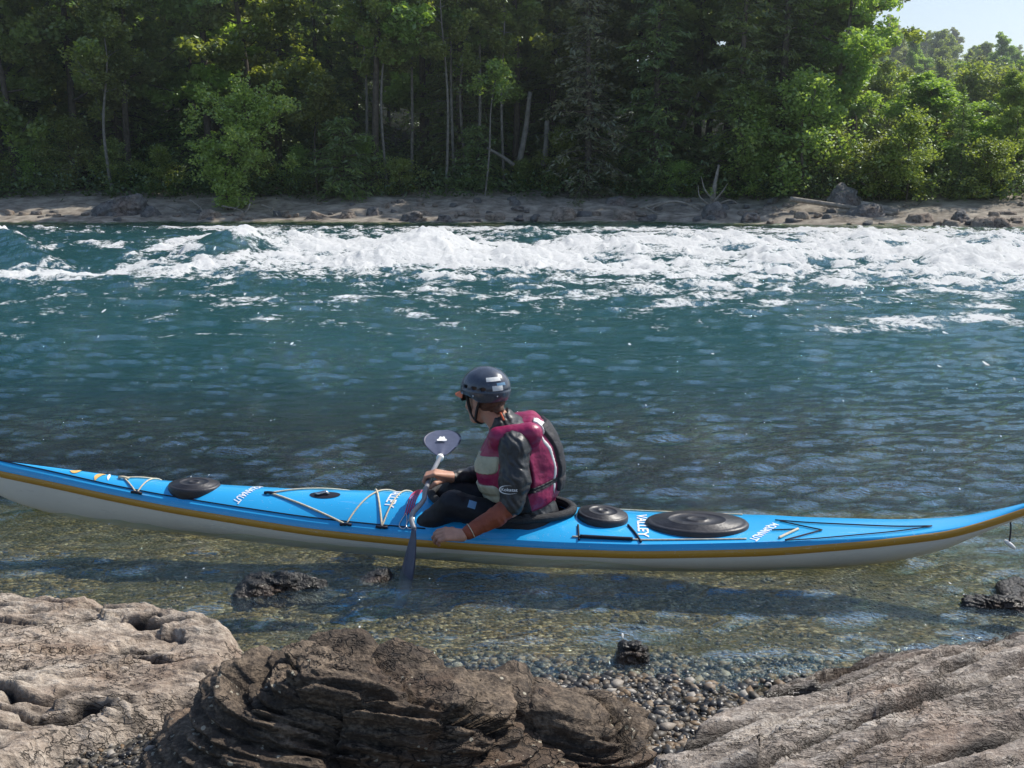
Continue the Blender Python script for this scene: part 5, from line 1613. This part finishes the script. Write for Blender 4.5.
def tree_proto(name, tv, lv, leafmat, barkmat):
    return (mesh_data(name + '_trunk', tv[0], tv[1], (barkmat,), True), mesh_data(name + '_crown', lv[0], lv[1], (leafmat,), False, attrs={'tint': lv[2]}))
PR = {}
for k in range(5):
    PR['d%d' % k] = tree_proto('deciduous', *decid(100 + k, 13 + k * .8, 5.2 + .3 * (k % 3), (.20, .30, .24, .40, .14)[k], 25000, .25, .16), M['decid'], M['bark'])
PR['p0'] = tree_proto('pale_deciduous', *decid(140, 12, 5.0, .18, 19000, .22, .14), M['decid2'], M['bark'])
PR['p1'] = tree_proto('pale_deciduous', *decid(141, 9, 4.6, .08, 17000, .20, .13), M['decid2'], M['bark'])
for k in range(4):
    PR['c%d' % k] = tree_proto('spruce', *conifer(160 + k, 14 + 1.2 * k, 4.6 + .4 * (k % 2), (.04, .1, .16, .03)[k], 1.35), M['conif'], M['bark'])
PR['cg'] = tree_proto('grey_spruce', *conifer(170, 14, 5.0, .02, .9, pw=.7), M['conif_dead'], M['bark'])
PR['pole0'] = tree_proto('slender_tree', *decid(180, 13, 3.2, .42, 8500, .18, .12, r0=.085, limbs=12), M['decid'], M['bark_pale'])
PR['pole1'] = tree_proto('slender_tree', *decid(181, 12.2, 3.0, .46, 8500, .18, .12, lean=.04, r0=.075, limbs=12), M['decid'], M['bark_pale'])
PR['bush0'] = tree_proto('bush', *decid(190, 2.6, 3.2, .02, 5200, .14, .09, r0=.05, limbs=16), M['decid'], M['bark'])
PR['bush1'] = tree_proto('bush', *decid(191, 3.6, 3.4, .02, 6500, .14, .09, r0=.05, limbs=16), M['decid2'], M['bark'])

def plant(key, q, s, label, name='tree', cat='tree', group=None, rz=None, sz=1.0, tilt=0.0):
    root = empty(name, label, cat, (float(q[0]), float(q[1]), float(q[2]) - .05), rr.uniform(0, 6.28) if rz is None else rz, group)
    root.scale = (s, s, s * sz)
    if tilt: root.rotation_euler[1] = tilt
    a, b = PR[key]
    link('trunk', a, root); link('crown', b, root)
    return root

# trees one can single out
M['leaf_bush'] = mat_foliage('leaf_bush', (0.22, 0.29, 0.08), (0.38, 0.45, 0.17), 0.5)
V = decid(201, 6.3, 4.6, .03, 11500, .185, .115, lean=.12, r0=.07, shape=1.35, ragged=.6, limbs=24)
PR['lone'] = tree_proto('leafy_bush', *V, M['leaf_bush'], M['bark'])
plant('lone', at_bank(229, 2.6), 0.80, 'bright leafy bush tree standing alone at the edge of the far beach', 'bush_tree', 'tree', rz=0)
PR['small'] = tree_proto('small_tree', *decid(202, 5.3, 2.7, .52, 3600, .18, .115, r0=.07, limbs=12), M['decid2'], M['bark'])
plant('small', at_bank(319, 5.6), 1.0, 'small tree with a round pale crown on a dark trunk, right of the leafy bush', 'small_tree', rz=0)
PR['low_c'] = tree_proto('young_spruce', *conifer(203, 3.6, 4.4, .05, 1.0, pw=.5), M['conif'], M['bark'])
plant('low_c', at_bank(345, 5.4), 1.0, 'low spreading young spruce under the small round-crowned tree', 'young_spruce', rz=1)
PR['birch'] = tree_proto('slender_birch', *decid(204, 9.2, 3.3, .42, 6500, .17, .11, r0=.085, limbs=16, ragged=.5), M['decid2'], M['bark_pale'])
plant('birch', at_bank(114, 5.8), 1.0, 'slender pale-stemmed tree rising behind the large grey boulder', 'slender_tree', rz=2)
plant('p0', at_bank(18, 6.4), 1.15, 'tall lit tree at the left edge of the forest', 'tall_tree', rz=0)
plant('d0', at_bank(255, 8.6), 1.12, 'broad bright-crowned tree towering behind the leafy bush', 'tall_tree', rz=1)
plant('d3', at_bank(375, 7.2), 1.0, 'tall tree with bright upper leaves right of the small round-crowned tree', 'tall_tree', rz=0)
plant('cg', at_bank(588, 5.8), 1.0, 'grey-green spruce with drooping lichened branches down to the beach', 'grey_spruce', rz=0)
plant('c1', at_bank(655, 6.6), 1.0, 'dark spruce just right of the grey-green spruce', 'spruce', rz=1)
plant('c0', at_bank(735, 6.2), 1.0, 'dark green spruce behind the dead tree with bare roots', 'spruce', rz=2)
plant('c3', at_bank(775, 8.0), 1.0, 'second dark green spruce right of the dead tree', 'spruce', rz=4)
plant('bush1', at_bank(745, 5.6), 1.25, 'bright bush at the foot of the spruce by the dead tree', 'bush', 'bush', rz=1)
plant('bush1', at_bank(806, 5.2), 1.35, 'bright yellow-green bush above the long driftwood log', 'bush', 'bush', rz=3)
plant('p0', at_bank(832, 8.5), 0.98, 'tall pale-leaved tree whose crown meets the sky at the forest edge', 'tall_tree', rz=2)
plant('d2', at_bank(852, 12.0), 0.86, 'tree with a rounded crown, second from the sky gap', 'tall_tree', rz=3)
plant('p1', at_bank(928, 8.2), 0.92, 'rounded light green tree standing out below the sky gap', 'round_tree', rz=1, sz=.56)
plant('bush1', at_bank(905, 4.8), 0.95, 'yellow-green bush at the beach below the rounded light green tree', 'bush', 'bush', rz=5)
plant('c3', at_bank(958, 5.4), 0.30, 'short blue-green pine right of the yellow-green bush', 'young_pine', rz=1, sz=.9)
plant('bush0', at_bank(880, 5.0), 0.9, 'low green bush beside the upright grey rock face', 'bush', 'bush', rz=5)
plant('d1', at_bank(1008, 7.2), 0.36, 'leafy tree at the right edge above the far beach', 'round_tree', rz=4)
plant('bush0', at_bank(985, 5.2), 0.9, 'dark green bush at the right end of the far beach', 'bush', 'bush', rz=2)
# bare poles and white snags
def stem(name, label, cat, p0_, p1_, y, r0, r1, mat, group=None, dy=0.3):
    a, b = at_y(*p0_, y), at_y(*p1_, y + dy)
    a = a.copy(); m = (a + b) / 2 + np.array([.06, 0, 0])
    c = curve([a, m, b], 10)
    o0 = a
    o = part(name, tube(c, np.linspace(r0, r1, len(c)), 7), mat, None, world=o0)
    o.location = tuple(o0)
    return tag(o, label, cat, group)
stem('white_snag', 'tall white dead trunk leaning among the dark trees', 'snag', (519, 165), (530, 92), 50.5, .15, .10, M['bark_pale'])
stem('white_snag', 'short broken white trunk right of the tall white snag', 'snag', (543, 166), (547, 121), 50.2, .14, .12, M['bark_pale'])
stem('leaning_trunk', 'grey trunk leaning to the right between the spruces', 'snag', (660, 168), (700, 92), 50.0, .16, .09, M['bark'])
stem('fallen_branch', 'pale fallen stem slanting down left of the white snags', 'snag', (487, 148), (514, 165), 49.8, .07, .09, M['bark_pale'], dy=-.2)
PR['sap'] = tree_proto('sapling', *decid(210, 6.0, 1.9, .72, 1500, .17, .11, lean=.14, r0=.055, limbs=8), M['decid2'], M['bark_pale'])
plant('sap', at_bank(484, 5.4), 1.0, 'thin pale sapling leaning right at the edge of the dark trees', 'sapling', rz=0)
for k, px in enumerate((366, 388, 412, 446, 455, 468, 478, 504)):
    plant('pole%d' % (k % 2), at_bank(px, 6.3 + rr.uniform(0, 2.6)), rr.uniform(.9, 1.1), 'thin straight tree with a bare pale stem, one of the row in the dark gap', 'slender_tree', group='slender trees in the dark gap')
# the forest behind
def forest(n, pxr, er, kinds, smin, smax, label, name, group, gap):
    pts = []
    tries = 0
    while len(pts) < n and tries < n * 40:
        tries += 1
        px = rr.uniform(*pxr); e = rr.uniform(*er)
        if gap > 2 and 225 < px < 440 and e < 14: continue
        q = at_bank(px, e)
        if all((q[0] - p[0]) ** 2 + (q[1] - p[1]) ** 2 > gap * gap for p in pts):
            pts.append(q)
            plant(kinds[int(rr.integers(len(kinds)))], q, rr.uniform(smin, smax), label, name, 'tree', group)
forest(30, (-60, 825), (8.5, 16), ['c0', 'c1', 'c2', 'd1', 'd2', 'd4', 'c3'], .85, 1.1, 'tree of the dense front ranks of the dark forest', 'forest_tree', 'trees in the front ranks of the forest', 2.4)
forest(64, (-90, 830), (14, 36), ['c0', 'c3', 'd4', 'd1', 'd0', 'd4', 'c3'], .9, 1.2, 'tree half hidden deep in the dark forest', 'forest_tree', 'trees deep in the forest', 2.2)
forest(110, (838, 1085), (16, 105), ['d0', 'd1', 'd2', 'd4', 'p1', 'c1', 'd0', 'd1', 'c2', 'd4'], .32, .46, 'tree on the wooded slope running down to the right under the sky', 'hillside_tree', 'trees on the wooded slope', 2.6)
forest(14, (870, 1060), (9, 22), ['d1', 'd4', 'p1', 'c0', 'bush1'], .24, .34, 'small tree at the foot of the wooded slope', 'hillside_tree', 'trees at the foot of the wooded slope', 2.2)
forest(22, (-20, 860), (5.4, 7.6), ['bush0', 'bush1', 'bush0', 'low_c'], .45, .85, 'dark bush in the shade along the edge of the forest', 'bush', 'shaded bushes along the forest edge', 1.6)
forest(60, (842, 1085), (10, 60), ['bush0', 'bush1'], .8, 1.3, 'bush filling the gaps on the wooded slope', 'bush', 'bushes on the wooded slope', 1.6)
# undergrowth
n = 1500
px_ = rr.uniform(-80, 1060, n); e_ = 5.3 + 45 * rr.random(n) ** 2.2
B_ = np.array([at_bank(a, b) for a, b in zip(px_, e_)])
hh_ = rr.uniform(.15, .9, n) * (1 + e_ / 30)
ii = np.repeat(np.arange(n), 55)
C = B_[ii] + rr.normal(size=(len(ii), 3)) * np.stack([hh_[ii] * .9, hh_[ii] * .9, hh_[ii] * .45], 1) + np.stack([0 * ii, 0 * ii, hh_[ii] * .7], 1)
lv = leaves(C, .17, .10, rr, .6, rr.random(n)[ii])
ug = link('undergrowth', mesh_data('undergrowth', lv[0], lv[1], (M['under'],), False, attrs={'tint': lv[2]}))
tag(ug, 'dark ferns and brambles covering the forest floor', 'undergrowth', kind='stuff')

# thin sunlit haze hanging over the far bank
t = NT('haze'); vs_ = t.n('ShaderNodeVolumeScatter'); vs_.inputs['Density'].default_value = 0.0036; vs_.inputs['Anisotropy'].default_value = 0.45
vs_.inputs['Color'].default_value = (0.80, 0.92, 1.0, 1); t.l(vs_.outputs[0], t.out.inputs['Volume'])
hz = [(x, y, z) for z in (0.3, 45) for x, y in ((-80, 38), (120, 38), (120, 150), (-80, 150))]
haze = link('haze', mesh_data('haze', hz, [[3, 2, 1, 0], [4, 5, 6, 7], [0, 1, 5, 4], [1, 2, 6, 5], [2, 3, 7, 6], [3, 0, 4, 7]], (t.m,)))
tag(haze, kind='structure')
scene.cycles.volume_bounces = 0
